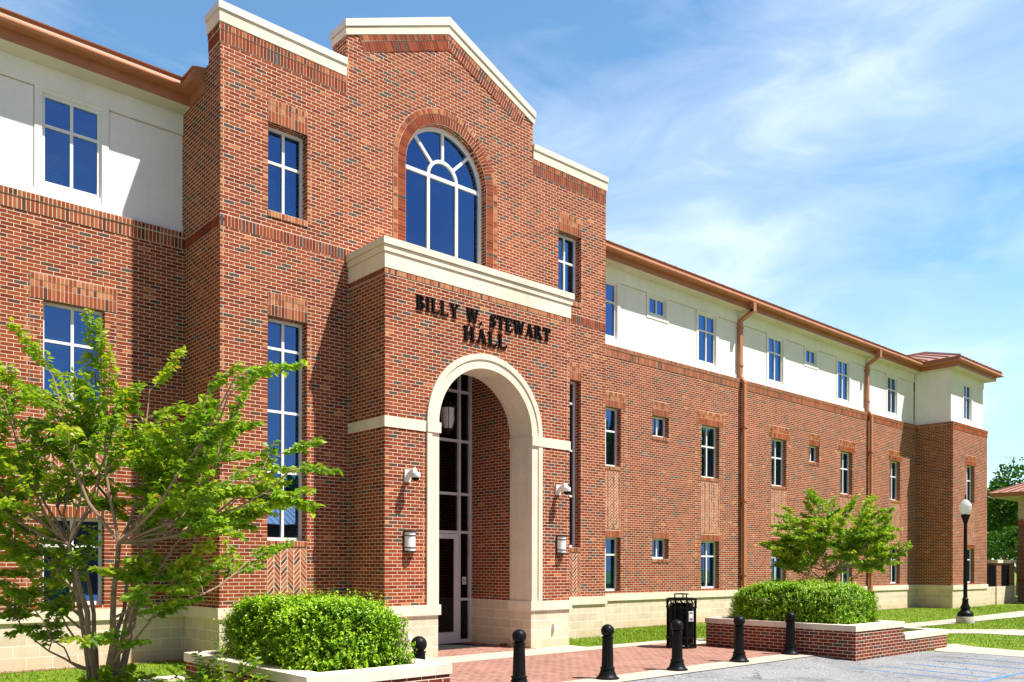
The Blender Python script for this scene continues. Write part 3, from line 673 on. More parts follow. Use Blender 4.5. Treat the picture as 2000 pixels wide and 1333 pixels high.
# soldier courses: waist band, shoulder tops, gable rakes
bb = MB()
brickrow(bb, XT0, XP0 + .2, 7.84, 8.045, YT, .006, 'red'); brickrow(bb, XP1 - .2, XT1, 7.84, 8.045, YT, .006, 'red')
brickrow_y(bb, XT0, YT, YW, 7.84, 8.045, .006, -1, 'red')
for x0, x1 in ((XT0, 8.69), (13.735, XT1)):
    brickrow(bb, x0, x1, 11.115, 11.325, YT, .012, 'red'); brickrow(bb, x0, x1, 11.325, 11.445, YT, .022, 'mix')
brickrow_y(bb, XT0, YT, PT, 11.115, 11.325, .012, -1, 'red'); brickrow_y(bb, XT0, YT, PT, 11.325, 11.445, .022, -1, 'mix')
bb.split('soldier_course', [M_PIECE, M_MORTAR], hall, lambda c: (c.x > XC, c.z > 9))
bb = MB(); slope = math.atan2(13.35 - 12.28, XC - 8.69); L = math.hypot(XC - 8.69, 13.35 - 12.28)
for sg in (1, -1):
    ca, sa = math.cos(slope), math.sin(slope)
    def rk(t, h): return (XC - sg * (L - t) * ca + sg * 0, 12.28 + t * sa - 0 + h * ca) if False else (XC - sg * (L - t) * ca - sg * h * sa * -1 * -1, 13.35 - (L - t) * sa + h * ca)
    for h0, h1, pr, kd in ((-.335, -.125, .012, 'red'), (-.125, -.008, .022, 'mix')):
        n = round((L - .30) / .0677); w = (L - .30) / n
        for i in range(n):
            t0, t1 = .30 + i * w + .005, .30 + (i + 1) * w - .005
            P = [rk(t0, h0 + .005), rk(t1, h0 + .005), rk(t1, h1 - .005), rk(t0, h1 - .005)]
            if sg < 0: P = P[::-1]
            P = [(min(x, XC - .006) if sg > 0 else max(x, XC + .006), z) for x, z in P]
            bb.k = 0; bb.tint = tint_of(kd); bb.prism(P, YT - pr, YT - pr + .006, False)
        P = [rk(.30, h0 - .006), rk(L, h0 - .006), rk(L, h1), rk(.30, h1)]
        P = [(min(x, XC) if sg > 0 else max(x, XC), z) for x, z in P]
        if sg < 0: P = P[::-1]
        bb.k = 1; bb.prism(P, YT - pr + .004, YT + .01, False)
bb.split('gable_course', [M_PIECE, M_MORTAR], hall, lambda c: c.x > XC)
# copings
mb = MB()
for x0, x1 in ((XT0 - .03, 8.688), (13.737, XT1 + .03)): mb.box(x0, x1, YT - .03, PT + .03, 11.45, 11.665)
def rake(z0e, z0p, z1e, z1p, ov, y0, y1, mb):
    for sg in (-1, 1):
        xe = XC + sg * (2.5225 + ov)
        P = [(xe, z0e), (XC, z0p), (XC, z1p), (xe, z1e)]
        if sg > 0: P = P[::-1]
        mb.prism(P, y0, y1)
rake(12.27, 13.345, 12.415, 13.525, .03, YT - .03, PT + .03, mb)
KC = lambda c: 0 if c.x < 8.6885 and c.z < 11.85 else 2 if c.x > 13.7365 and c.z < 11.85 else 1
mb.split('coping_stone', M_STONE, hall, KC)
mb = MB()
for x0, x1 in ((XT0 - .055, 8.686), (13.739, XT1 + .055)): mb.box(x0, x1, YT - .055, PT + .055, 11.668, 11.80)
rake(12.418, 13.528, 12.56, 13.705, .055, YT - .055, PT + .055, mb)
mb.split('coping_cap', M_METALCAP, hall, KC)
# tower windows
for a, b in (TW, TR):
    window(a, b, *Zt, YT, .195, trans=[9.35], sill=8.25, blind=1.0)
    window(a, b, *Zm, YT, .195, trans=[5.87, 4.69, 3.55], sill=2.15, blind=0)
    lintel(a, b, Zt[1], YT); lintel(a, b, Zm[1], YT)
    panel(a, b, 1.035, 2.15, YT - .001)
# arch ring of bricks around the great window
bb = MB()
for r0, r1, pr, kd, n in ((AR, AR + .205, .012, 'red', 52), (AR + .205, AR + .32, .020, 'orange', 60)):
    for i in range(n):
        t0, t1 = PI * i / n, PI * (i + 1) / n; e = .0048 / r0
        P = [(AX + r * math.cos(t), AZS + r * math.sin(t)) for r, t in ((r0 + .005, t0 + e), (r1 - .005, t0 + e), (r1 - .005, t1 - e), (r0 + .005, t1 - e))]
        bb.k = 0; bb.tint = tint_of(kd); bb.prism(P, YT - pr, YT - pr + .006, False)
        P = [(AX + r * math.cos(t), AZS + r * math.sin(t)) for r, t in ((r0, t0), (r1, t0), (r1, t1), (r0, t1))]
        bb.k = 1; bb.prism(P, YT - pr + .004, YT + .01, False)
    for sg in (-1, 1):
        z = AZS
        while z > 7.9:
            a, b = sorted((AX + sg * r0, AX + sg * r1)); bb.k = 0; bb.tint = tint_of(kd)
            bb.box(a + .005, b - .005, YT - pr, YT - pr + .006, z - .0677 + .005, z - .005, 'k'); z -= .0677
        bb.k = 1; bb.box(a, b, YT - pr + .004, YT + .01, 7.85, AZS, 'k')
bb.build('arch_course', [M_PIECE, M_MORTAR], hall)
# great window: frame bars, fan, glass
yf = YT + .17
mb = MB(); fw = .075
def ringbar(mb, cx, cz, r0, r1, y0, y1, n=28):
    for i in range(n):
        t0, t1 = PI * i / n, PI * (i + 1) / n
        mb.prism([(cx + r * math.cos(t), cz + r * math.sin(t)) for r, t in ((r0, t0), (r1, t0), (r1, t1), (r0, t1))], y0, y1)
ringbar(mb, AX, AZS, AR - fw, AR, yf, yf + .09)
for sg in (-1, 1):
    a, b = sorted((AX + sg * AR, AX + sg * (AR - fw))); mb.box(a, b, yf, yf + .09, 7.6, AZS)
mx = .385
for sg in (-1, 1): mb.box(AX + sg * mx - .035, AX + sg * mx + .035, yf - .003, yf + .08, 7.6, AZS)
mb.box(AX - AR + fw, AX + AR - fw, yf + .002, yf + .082, AZS - .038, AZS + .038)
ringbar(mb, AX, AZS, mx - .035, mx + .035, yf - .002, yf + .078, 20)
for dg in (45, 90, 135):
    c, s = math.cos(math.radians(dg)), math.sin(math.radians(dg)); w = .032
    P = [(AX + r * c - k * s * w, AZS + r * s + k * c * w) for r, k in ((mx + .03, -1), (AR - fw + .01, -1), (AR - fw + .01, 1), (mx + .03, 1))]
    mb.prism(P, yf + .001, yf + .076)
w = mb.build('arched_window', M_WHITE, hall)
p = MB(); P = [(AX - AR + .03, 7.6), (AX + AR - .03, 7.6)] + arc(AX, AZS, AR - .03, 0, PI, 28); p.add([(x, yf + .045, z) for x, z in P], [tuple(range(len(P)))]); p.build('pane', M_GLASS, w)
p = MB(); room(p, AX - AR, AX + AR, 7.6, AZS + AR, yf + .1); p.build('blind', M_ROOM, w)
# tower stone base
st = MB(); st.box(XT0, 9.95, YT, YW + .2, -.15, .83, 'k'); st.box(12.57, XT1, YT, YW + .2, -.15, .83, 'k'); st.split('stone_base', M_BLOCK, hall, lambda c: c.x > XC)
st = MB(); st.box(XT0 - .045, 9.95, YT - .045, YW + .2, .83, 1.03, 'k'); st.box(12.57, XT1 + .045, YT - .045, YW + .2, .83, 1.03, 'k'); st.split('base_cap', M_STONE, hall, lambda c: c.x > XC)

# ---------------------------------------------------------------- portico
PX, PR, PZ, PI0, PI1 = 11.255, 1.25, 4.60, 1.43, 1.545
PJ0, PJ1 = PX - PR, PX + PR
PD = .70
out = [(XP0, 1.03), (PX - PI0, 1.03), (PX - PI0, PZ)] + arc(PX, PZ, PI0, PI, 0, 30)[1:-1] + [(PX + PI0, PZ), (PX + PI0, 1.03), (XP1, 1.03), (XP1, 7.27), (XP0, 7.27)]
mb = MB(); facade(mb, out, [], YP)
mb.add([(XP0, YP, 1.03), (XP0, YT, 1.03), (XP0, YT, 7.27), (XP0, YP, 7.27)], [(0, 1, 2, 3)])
mb.add([(XP1, YP, 1.03), (XP1, YT, 1.03), (XP1, YT, 7.27), (XP1, YP, 7.27)], [(0, 1, 2, 3)])
quoins(mb, XP0, 1, 1.05, 4.38, YP, 1); quoins(mb, XP0, 1, 4.62, 7.2, YP, 1); quoins(mb, XP1, -1, 1.05, 4.38, YP, 1); quoins(mb, XP1, -1, 4.62, 7.2, YP, 1)
quoins(mb, PX - PI1, -1, 1.05, 4.38, YP, 1, par=1); quoins(mb, PX + PI1, 1, 1.05, 4.38, YP, 1, par=1)
IX0, IX1, YG = 9.97, 12.545, 15.55
for x in (IX0, IX1): mb.add([(x, YP + .3, 1.03), (x, YG + .02, 1.03), (x, YG + .02, 6.5), (x, YP + .3, 6.5)], [(0, 1, 2, 3)])
mb.add([(IX0, YP + .3, 1.03), (IX1, YP + .3, 1.03), (IX1, YP + .3, 6.5), (IX0, YP + .3, 6.5)], []) 
mb.build('brick_wall', [M_BRICK, M_PIECE, M_MORTARD], hall)
mb = MB(); mb.add([(IX0, YP + .1, 6.45), (IX1, YP + .1, 6.45), (IX1, YG, 6.45), (IX0, YG, 6.45)], [(0, 1, 2, 3)]); mb.build('portico_ceiling', M_STUCCO, hall)
# stone arch, jambs, impost band
mb = MB()
for r0, r1, y0, y1 in ((PR, PI0, -.022, PD), (PI0, PI1, -.045, .05)):
    n = 36
    for i in range(n):
        t0, t1 = PI * i / n, PI * (i + 1) / n
        P = [(PX + r * math.cos(t), PZ + r * math.sin(t)) for r, t in ((r0, t0), (r1, t0), (r1, t1), (r0, t1))]
        vs = [(x, YP + y0, z) for x, z in P] + [(x, YP + y1, z) for x, z in P]
        mb.add(vs, [(0, 1, 2, 3), (1, 5, 6, 2), (0, 3, 7, 4), (7, 6, 5, 4)])
    for sg in (-1, 1):
        a, b = sorted((PX + sg * r0, PX + sg * r1)); mb.box(a, b, YP + y0, YP + y1, 1.03, 4.395)
mb.build('stone_arch', M_STONE, hall, True, .5)
mb = MB()
for sg in (-1, 1):
    a, b = sorted((PX + sg * (PR - .025), PX + sg * PI1)); mb.box(a, b, YP - .06, YP + PD + .01, 4.395, 4.60)
    xa, xb = (XP0 - .018, PX - PI1) if sg < 0 else (PX + PI1, XP1 + .018)
    mb.box(xa, xb, YP - .018, YP + .05, 4.395, 4.60)
    xs = XP0 if sg < 0 else XP1; a, b = sorted((xs + sg * .018, xs - sg * .05)); mb.box(a, b, YP + .05, YT, 4.396, 4.599)
mb.split('impost_band', M_STONE, hall, lambda c: c.x > XC)
mb = MB()
for x0, x1 in ((XP0, PJ0), (PJ1, XP1)): mb.box(x0, x1, YP, YP + PD, -.15, .83)
mb.box(XP0, XP0 + .3, YP + PD, YT, -.15, .83); mb.box(XP1 - .3, XP1, YP + PD, YT, -.15, .83)
for x, s in ((IX0, -1), (IX1, 1)): a, b = sorted((x, x + s * .3)); mb.box(a, b, YP + PD + .002, YG + .02, -.15, 1.028)
mb.split('stone_base', M_BLOCK, hall, lambda c: c.x > XC)
mb = MB()
for x0, x1 in ((XP0 - .045, PJ0 + .04), (PJ1 - .04, XP1 + .045)): mb.box(x0, x1, YP - .045, YP + PD + .02, .83, 1.03)
mb.box(XP0 - .045, XP0 + .3, YP + PD + .02, YT, .831, 1.029); mb.box(XP1 - .3, XP1 + .045, YP + PD + .02, YT, .831, 1.029)
mb.split('base_cap', M_STONE, hall, lambda c: c.x > XC)
bb = MB(); brickrow(bb, XP0 - .01, XP1 + .01, 7.265, 7.37, YP, .012, 'orange'); brickrow_y(bb, XP0, YP, YT, 7.265, 7.37, .012, -1, 'red'); brickrow_y(bb, XP1, YP, YT, 7.265, 7.37, .012, 1, 'red')
bb.build('rowlock_course', [M_PIECE, M_MORTAR], hall)
mb = MB(); mb.box(XP0 - .02, XP1 + .02, YP - .02, YT, 7.372, 7.662); mb.box(XP0 - .045, XP1 + .045, YP - .045, YT, 7.672, 7.785); mb.box(XP0 - .01, XP1 + .01, YP - .01, YT, 7.662, 7.672)
mb.box(XP0 - .075, XP1 + .075, YP - .075, YT, 7.797, 7.925); mb.box(XP0 - .03, XP1 + .03, YP - .03, YT, 7.785, 7.797)
mb.build('portico_coping', M_STONE, hall)
# storefront in the portal
yg = YG - .06; DX0, DX1 = 10.315, 12.19
mb = MB()
mb.box(IX0, IX0 + .06, yg, yg + .12, 0, 6.45); mb.box(IX1 - .06, IX1, yg, yg + .12, 0, 6.45)
for x in (DX0, DX1): mb.box(x - .03, x + .03, yg, yg + .12, 0, 6.45)
for z in (2.575, 3.46, 4.69, 5.84): mb.box(IX0 + .06, IX1 - .06, yg + .004, yg + .11, z - .03, z + .03)
for x0, x1 in ((IX0 + .06, DX0 - .03), (DX1 + .03, IX1 - .06)):
    mb.box(x0, x1, yg + .005, yg + .11, .985, 1.045); mb.box(x0, x1, yg + .005, yg + .11, 0, .085)
for x in ((DX0 + DX1) / 2,): mb.box(x - .03, x + .03, yg + .008, yg + .10, 2.6, 6.45)
sf = mb.build('storefront', M_ALU, hall)
p = MB(); p.add([(IX0 + .03, yg + .07, 2.56), (IX1 - .03, yg + .07, 2.56), (IX1 - .03, yg + .07, 6.45), (IX0 + .03, yg + .07, 6.45)], [(0, 1, 2, 3)])
for x0, x1 in ((IX0 + .03, DX0), (DX1, IX1 - .03)): p.add([(x0, yg + .07, .02), (x1, yg + .07, .02), (x1, yg + .07, 2.56), (x0, yg + .07, 2.56)], [(0, 1, 2, 3)])
p.build('pane', M_DGLASS, sf)
p = MB(); room(p, IX0, IX1, 0, 6.45, yg + .14, 1.2); p.build('dark_lobby', M_ROOM, sf)
for x0, x1, hs in ((DX0 + .034, (DX0 + DX1) / 2 - .004, 1), ((DX0 + DX1) / 2 + .004, DX1 - .034, -1)):
    mb = MB(); y0, y1 = yg + .02, yg + .075
    mb.box(x0, x0 + .105, y0, y1, .012, 2.535); mb.box(x1 - .105, x1, y0, y1, .012, 2.535); mb.box(x0 + .105, x1 - .105, y0, y1, 2.42, 2.535); mb.box(x0 + .105, x1 - .105, y0, y1, .012, .265)
    d = mb.build('door', M_ALU, hall)
    p = MB(); p.add([(x0 + .1, yg + .05, .26), (x1 - .1, yg + .05, .26), (x1 - .1, yg + .05, 2.43), (x0 + .1, yg + .05, 2.43)], [(0, 1, 2, 3)]); p.build('pane', M_DGLASS, d)
    xh = (x1 - .05) if hs > 0 else (x0 + .05)
    p = MB(); p.tube([(xh, y0, .95), (xh, y0 - .06, .98), (xh, y0 - .06, 1.25), (xh, y0, 1.28)], .012, 8); p.build('handle', M_ALU, d, True)

# ---------------------------------------------------------------- lettering
def letter(ch):
    P = []
    def q(x0, x1, z0, z1): P.append([(x0, z0), (x1, z0), (x1, z1), (x0, z1)])
    def stem(x, w=.175, s=.085): q(x, x + w, .0, 1.0); q(x - s, x + w + s, 0, .065); q(x - s, x + w + s, .935, 1)
    def bowl(x, zc, rx, ry, ix, iy, n=9):
        for i in range(n):
            t0, t1 = -PI / 2 + PI * i / n, -PI / 2 + PI * (i + 1) / n
            P.append([(x + ix * math.cos(t0), zc + iy * math.sin(t0)), (x + rx * math.cos(t0), zc + ry * math.sin(t0)), (x + rx * math.cos(t1), zc + ry * math.sin(t1)), (x + ix * math.cos(t1), zc + iy * math.sin(t1))])
    def diag(xa, xb, w, z0=0, z1=1): P.append([(xb - w / 2, z0), (xb + w / 2, z0), (xa + w / 2, z1), (xa - w / 2, z1)])
    if ch == 'I': stem(.08); W = .36
    elif ch == 'L': stem(.08); q(.28, .66, 0, .08); P.append([(.54, .08), (.66, .0), (.68, .30)]); W = .70
    elif ch == 'B': stem(.08); bowl(.27, .765, .35, .235, .17, .165); bowl(.27, .27, .42, .27, .21, .19); W = .72
    elif ch == 'H': stem(.08); stem(.58); q(.28, .58, .47, .55); W = .86
    elif ch == 'A': diag(.40, .14, .085); diag(.40, .68, .20); q(.20, .58, .30, .37); q(.0, .28, 0, .06); q(.52, .84, 0, .06); W = .84
    elif ch == 'W': diag(.14, .36, .19); diag(.58, .36, .08); diag(.54, .80, .19); diag(1.02, .80, .08); q(.0, .30, .94, 1); q(.42, .70, .94, 1); q(.88, 1.14, .94, 1); W = 1.14
    elif ch == 'Y': diag(.16, .42, .19, .42, 1); diag(.70, .42, .09, .42, 1); q(.33, .53, 0, .5); q(.24, .62, 0, .065); q(.0, .32, .94, 1); q(.56, .84, .94, 1); W = .82
    elif ch == 'T': q(.28, .48, 0, .95); q(.19, .57, 0, .065); q(.02, .74, .925, 1); P.append([(.02, .70), (.10, .925), (.02, .925)]); P.append([(.74, .70), (.74, .925), (.66, .925)]); W = .76
    elif ch == 'E': stem(.08); q(.28, .62, 0, .075); q(.28, .60, .925, 1); q(.28, .52, .47, .54); P.append([(.54, .075), (.64, 0), (.66, .28)]); P.append([(.62, .74), (.60, 1), (.52, .925)]); P.append([(.52, .38), (.52, .63), (.46, .505)]); W = .68
    elif ch == 'R': stem(.08); bowl(.27, .755, .36, .245, .18, .17); diag(.40, .70, .20, 0, .52); q(.60, .86, 0, .06); W = .84
    elif ch == '.': P.append([(.10 + .09 * math.cos(t * PI / 5), .09 + .09 * math.sin(t * PI / 5)) for t in range(10)]); W = .24
    elif ch == 'S':
        C = [(.52, .74), (.48, .88), (.36, .955), (.23, .93), (.15, .83), (.17, .70), (.28, .58), (.42, .47), (.50, .34), (.49, .18), (.38, .06), (.24, .045), (.12, .11), (.08, .28)]
        T = [.03, .05, .07, .09, .14, .19, .22, .22, .20, .15, .09, .07, .05, .03]
        for i in range(len(C) - 1):
            (xa, za), (xb, zb) = C[i], C[i + 1]; l = math.hypot(xb - xa, zb - za); nx, nz = -(zb - za) / l, (xb - xa) / l
            # joined strips share averaged normals
            def nrm(k):
                a = C[max(k - 1, 0)]; b = C[min(k + 1, len(C) - 1)]; l = math.hypot(b[0] - a[0], b[1] - a[1]); return -(b[1] - a[1]) / l, (b[0] - a[0]) / l
            n0, n1 = nrm(i), nrm(i + 1)
            P.append([(xa - n0[0] * T[i] / 2, za - n0[1] * T[i] / 2), (xb - n1[0] * T[i + 1] / 2, zb - n1[1] * T[i + 1] / 2), (xb + n1[0] * T[i + 1] / 2, zb + n1[1] * T[i + 1] / 2), (xa + n0[0] * T[i] / 2, za + n0[1] * T[i] / 2)])
        P.append([(.47, .72), (.56, .70), (.56, .98), (.50, .90)]); P.append([(.06, .30), (.03, .02), (.10, .10), (.14, .28)]); W = .62
    return P, W
def writing(txt, x0, x1, z, h):
    gap = .10; tot = 0
    for c in txt: tot += .60 if c == ' ' else letter(c)[1] + gap
    k = (x1 - x0) / (tot - gap); x = x0
    for c in txt:
        if c == ' ': x += .60 * k; continue
        P, W = letter(c); mb = MB()
        for i, pl in enumerate(P):
            a = sum(pl[j - 1][0] * pl[j][1] - pl[j][0] * pl[j - 1][1] for j in range(len(pl)))
            if a < 0: pl = pl[::-1]
            mb.prism([(x + px * k, z + pz * h) for px, pz in pl], YP - .040 - .0004 * i, YP - .006 + .0003 * i)
        for px in (.2, W * .6): mb.box(x + px * k, x + px * k + .012, YP - .02, YP, z + h * .04, z + h * .08)
        mb.build('letter', M_BLACK2, hall); x += (W + gap) * k
writing('BILLY W. STEWART', 9.455, 13.045, 6.735, .275)
writing('HALL', 10.62, 11.77, 6.355, .28)

# ---------------------------------------------------------------- downspouts
def downspout(x):
    mb = MB(); w = .080; y0 = YS - .60
    mb.box(x - w, x + w, y0 - .07, y0 + .07, 10.36, 10.665)                    # outlet under the gutter
    a = len(mb.v); pts = [(x, y0, 10.42), (x, YS - .10, 10.16), (x, YS - .10, 8.45), (x, YS - .10, 8.30), (x, YW - .13, 8.02), (x, YW - .13, 0.12)]
    for i in range(len(pts) - 1):
        p, q = Vector(pts[i]), Vector(pts[i + 1]); d = (q - p).normalized(); up = Vector((1, 0, 0)); n = d.cross(up).normalized()
        vs = []
        for c in (p - d * .03, q + d * .03):
            for sx, sn in ((-1, -1), (1, -1), (1, 1), (-1, 1)): vs.append(tuple(c + up * (w - .001 * i) * sx + n * (.052 - .001 * i) * sn))
        mb.add(vs, [(0, 1, 5, 4), (1, 2, 6, 5), (2, 3, 7, 6), (3, 0, 4, 7), (3, 2, 1, 0), (4, 5, 6, 7)])
    for z in (8.62, 9.9): mb.box(x - w - .012, x + w + .012, YS - .18, YS - .005, z, z + .05)
    for z in (1.5, 4.0, 6.5): mb.box(x - w - .012, x + w + .012, YW - .205, YW - .002, z, z + .05)
    d = mb.build('downspout', M_COPPER, hall)
    mb = MB(); mb.box(x - w - .03, x + w + .03, YW - .22, YW - .055, -.05, .78); mb.build('boot', M_BLACK, d)
downspout(25.02); downspout(34.30)

# ================================================================== fixtures on the building
def wall_lamp(x, z0, z1, label):
    r = thing('wall_lamp', (x, YP, z0), label, 'wall lamp', 'half round lamps beside the arch')
    mb = MB(); h = z1 - z0; mb.box(x - .12, x + .12, YP - .03, YP, z0, z1)
    def half(z_0, z_1, rx, ry, mb, n=12):
        pts = [(x + rx * math.cos(PI * i / n), YP - .03 - ry * math.sin(PI * i / n)) for i in range(n + 1)]
        m = len(pts); mb.add([(a, b, z_0) for a, b in pts] + [(a, b, z_1) for a, b in pts], [(i, i + 1, i + 1 + m, i + m) for i in range(m - 1)] + [tuple(range(m - 1, -1, -1)), tuple(range(m, 2 * m))])
    for a, b in ((0, .085), (.21, .25), (.75, .79), (.915, 1.0)): half(z0 + a * h, z0 + b * h, .12, .125, mb)
    mb.build('housing', M_BRONZE, r)
    mb = MB(); half(z0 + .01, z1 - .01, .112, .115, mb); mb.build('diffuser', M_DIFF, r, True)
wall_lamp(9.30, 2.04, 2.465, 'dark half round wall lamp on the brick left of the stone arch')
wall_lamp(13.38, 2.055, 2.48, 'dark half round wall lamp on the brick right of the stone arch')
def security_camera(x, z, label):
    r = thing('security_camera', (x, YP, z), label, 'camera', 'white dome cameras beside the arch')
    mb = MB(); mb.box(x - .075, x + .055, YP - .045, YP, z - .13, z + .10); mb.tube([(x, YP - .04, z - .02), (x, YP - .12, z + .03), (x, YP - .25, z + .07), (x, YP - .28, z + .01)], [.055, .052, .05, .05], 10)
    mb.build('bracket', M_PLASTIC, r, True)
    mb = MB(); mb.lathe([(.055, .03), (.09, .02), (.095, -.05), (.085, -.07)], (x, YP - .28, z), 20); mb.build('housing', M_PLASTIC, r, True)
    mb = MB(); mb.lathe([(.075, -.07), (.068, -.10), (.045, -.125), (.008, -.138)], (x, YP - .28, z), 16); mb.build('dome', M_BLACK, r, True)
security_camera(9.26, 3.52, 'white dome security camera on the brick left of the stone arch')
security_camera(13.30, 3.50, 'white dome security camera on the brick right of the stone arch')
def utility_box(x, z, label):
    r = thing('outlet_box', (x, YP, z), label, 'outlet box', 'weatherproof outlet boxes on the stone base')
    mb = MB(); mb.box(x - .035, x + .035, YP - .03, YP, z - .085, z + .075); mb.build('back_plate', M_ALU, r)
    mb = MB(); mb.prism([(x - .032, z - .06), (x + .032, z - .06), (x + .032, z + .07), (x - .032, z + .07)], YP - .07, YP - .031); mb.box(x - .015, x + .015, YP - .085, YP - .071, z - .075, z - .055); mb.build('cover', M_PLASTIC, r)
utility_box(13.18, .45, 'small grey outlet box on the stone base right of the arch')
utility_box(9.28, .45, 'small grey outlet box on the stone base behind the left hedge')
# pendant lantern in the portal
px_, py_ = 11.25, 14.72
r = thing('pendant_lantern', (px_, py_, 6.45), 'dark hanging lantern with ribbed glass inside the stone arch', 'lantern')
mb = MB(); mb.lathe([(.06, 0), (.06, -.03), (.012, -.04), (.012, -1.0), (.03, -1.02), (.05, -1.06), (.17, -1.16), (.185, -1.20), (.17, -1.21)], (px_, py_, 6.45), 8)
for i in range(6):
    t = 2 * PI * i / 6; c, s = math.cos(t), math.sin(t); mb.tube([(px_ + .165 * c, py_ + .165 * s, 5.25), (px_ + .11 * c, py_ + .11 * s, 4.76)], .010, 5)
mb.lathe([(.02, 4.66), (.06, 4.70), (.125, 4.76), (.125, 4.775)], (px_, py_, 0), 8); mb.build('cage', M_BLACK, r)
mb = MB(); mb.lathe([(.10, 4.78), (.125, 4.86), (.145, 5.0), (.15, 5.23)], (px_, py_, 0), 18); mb.build('shade', M_GLOBE, r, True)
# no smoking sign on the sidelight
r = thing('no_smoking_sign', (12.38, yg, 1.4), 'small white no smoking sign on the glass beside the door', 'sign')
mb = MB(); mb.box(12.32, 12.43, yg + .055, yg + .064, 1.36, 1.535); mb.build('plate', M_PLASTIC, r)
mb = MB(); n = 20
for i in range(n):
    t0, t1 = 2 * PI * i / n, 2 * PI * (i + 1) / n; mb.prism([(12.375 + q * math.cos(t), 1.455 + q * math.sin(t)) for q, t in ((.034, t0), (.045, t0), (.045, t1), (.034, t1))], yg + .052, yg + .0545)
mb.prism([(12.346, 1.480), (12.352, 1.486), (12.404, 1.430), (12.398, 1.424)], yg + .0515, yg + .0545)
mb.box(12.345, 12.40, yg + .053, yg + .0545, 1.449, 1.461); mb.box(12.335, 12.415, yg + .053, yg + .0545, 1.378, 1.388); mb.build('symbol', M_BLACK2, r)
r = thing('door_mat', (11.25, 14.8, .01), 'black rubber mat on the pavers in front of the glass doors', 'mat')
mb = MB(); mb.box(10.5, 12.1, 14.35, 15.35, .012, .024)
for i in range(24): mb.box(10.54, 12.06, 14.39 + i * .04, 14.405 + i * .04, .024, .03)
mb.build('ribs', M_MAT, r)
r = thing('loose_brick', (12.3, 14.0, .01), 'loose red brick lying at the foot of the right stone pier', 'brick')
mb = MB(); mb.tint = .5; mb.box(12.30, 12.46, 14.12, 14.20, .012, .07); mb.box(12.33, 12.37, 14.205, 14.24, .012, .05); mb.build('clay_body', M_PIECE, r)

# ================================================================== GROUND
def zg(y): return 0.0 if y >= 8.6 else (-.07 * (8.6 - y) if y > 7.6 else -.07 - .002 * (7.6 - y))
def gsheet(name, poly, dz, mat, cuts=(7.6, 8.6)):
    pv, pf = sheet(poly)
    mb = MB(); mb.add([(x, y, 0) for x, y in pv], pf)
    me = bpy.data.meshes.new(name); me.from_pydata(mb.v, [], mb.f); bm = bmesh.new(); bm.from_mesh(me)
    for c in cuts: bmesh.ops.bisect_plane(bm, geom=bm.verts[:] + bm.edges[:] + bm.faces[:], plane_co=(0, c, 0), plane_no=(0, 1, 0))
    for v in bm.verts: v.co.z = zg(v.co.y) + dz
    bm.normal_update(); bm.to_mesh(me); bm.free(); me.materials.append(mat)
    o = bpy.data.objects.new(name, me); COL.objects.link(o); return tag(o, kind='structure')
gsheet('ground', grid(-300, 500, -300, 500), -.012, M_GRASS)
gsheet('parking_lot', [(-60, -60), (19.55, -60), (19.55, 7.3), (19.3, 7.75), (16.2, 8.62), (-60, 8.62)], -.004, M_ASPH)
gsheet('pavement', [(2.0, 8.62), (16.2, 8.62), (16.2, 9.22), (2.0, 9.22)], .008, M_CONC)                       # concrete edge strip
gsheet('plaza', [(5.8, 9.22), (16.2, 9.22), (16.2, 12.33), (5.8, 12.33)], .004, M_PAVER)
gsheet('pavement', [(6.0, 12.33), (16.2, 12.33), (16.2, 12.86), (13.72, 12.86), (13.72, 13.30), (8.72, 13.30), (8.72, 12.86), (6.0, 12.86)], .008, M_CONC)
gsheet('portal_floor', grid(9.9, 12.6, 13.30, 15.7), .010, M_PAVER)
gsheet('pavement', grid(8.72, 13.72, 13.30, 13.42), .0075, M_CONC)
gsheet('path', [(16.2, 11.45), (20.6, 11.2), (22, 10.95), (25.5, 10.8), (34, 10.55), (75, 10.3), (75, 13.6), (40, 12.05), (30, 11.65), (22, 11.85), (18, 12.4), (16.2, 12.86)], .006, M_CONC)
gsheet('path', [(22.1, 10.93), (24.25, 10.90), (33.5, 3.1), (32.2, 1.6)], .002, M_CONC)
gsheet('path', [(19.55, -60), (21.0, -60), (21.05, 6.6), (21.3, 8.05), (20.4, 8.05), (19.4, 7.75), (19.55, 7.3)], .003, M_CONC)
mb = []
def strip(pts, w, name='parking_line'):
    (xa, ya), (xb, yb) = pts; d = Vector((xb - xa, yb - ya)).normalized(); n = Vector((-d.y, d.x)) * w / 2
    return [(xa - n.x, ya - n.y), (xb - n.x, yb - n.y), (xb + n.x, yb + n.y), (xa + n.x, ya + n.y)]
lines = [((15.12, 7.52), (14.72, 4.7)), ((15.80, 7.32), (15.55, 5.28)), ((16.60, 7.18), (16.30, 5.28)), ((17.5, 7.0), (17.3, 4.2)), ((18.5, 6.9), (18.3, 4.2)), ((14.72, 5.20), (19.3, 5.12))]
for i, l in enumerate(lines): gsheet('parking_line', strip(l, .07), .0 + .0002 * i, M_BLUE)
# bare soil strip along the foot of the walls
gsheet('soil_strip', [(XW0, 16.0), (XT0 - .02, 16.05), (XT0 - .02, 16.33), (XW0, 16.33)], -.004, M_DIRT)
gsheet('soil_strip', [(XT1 + .02, 16.2), (38.9, 16.22), (38.9, 16.33), (XT1 + .02, 16.33)], -.004, M_DIRT)

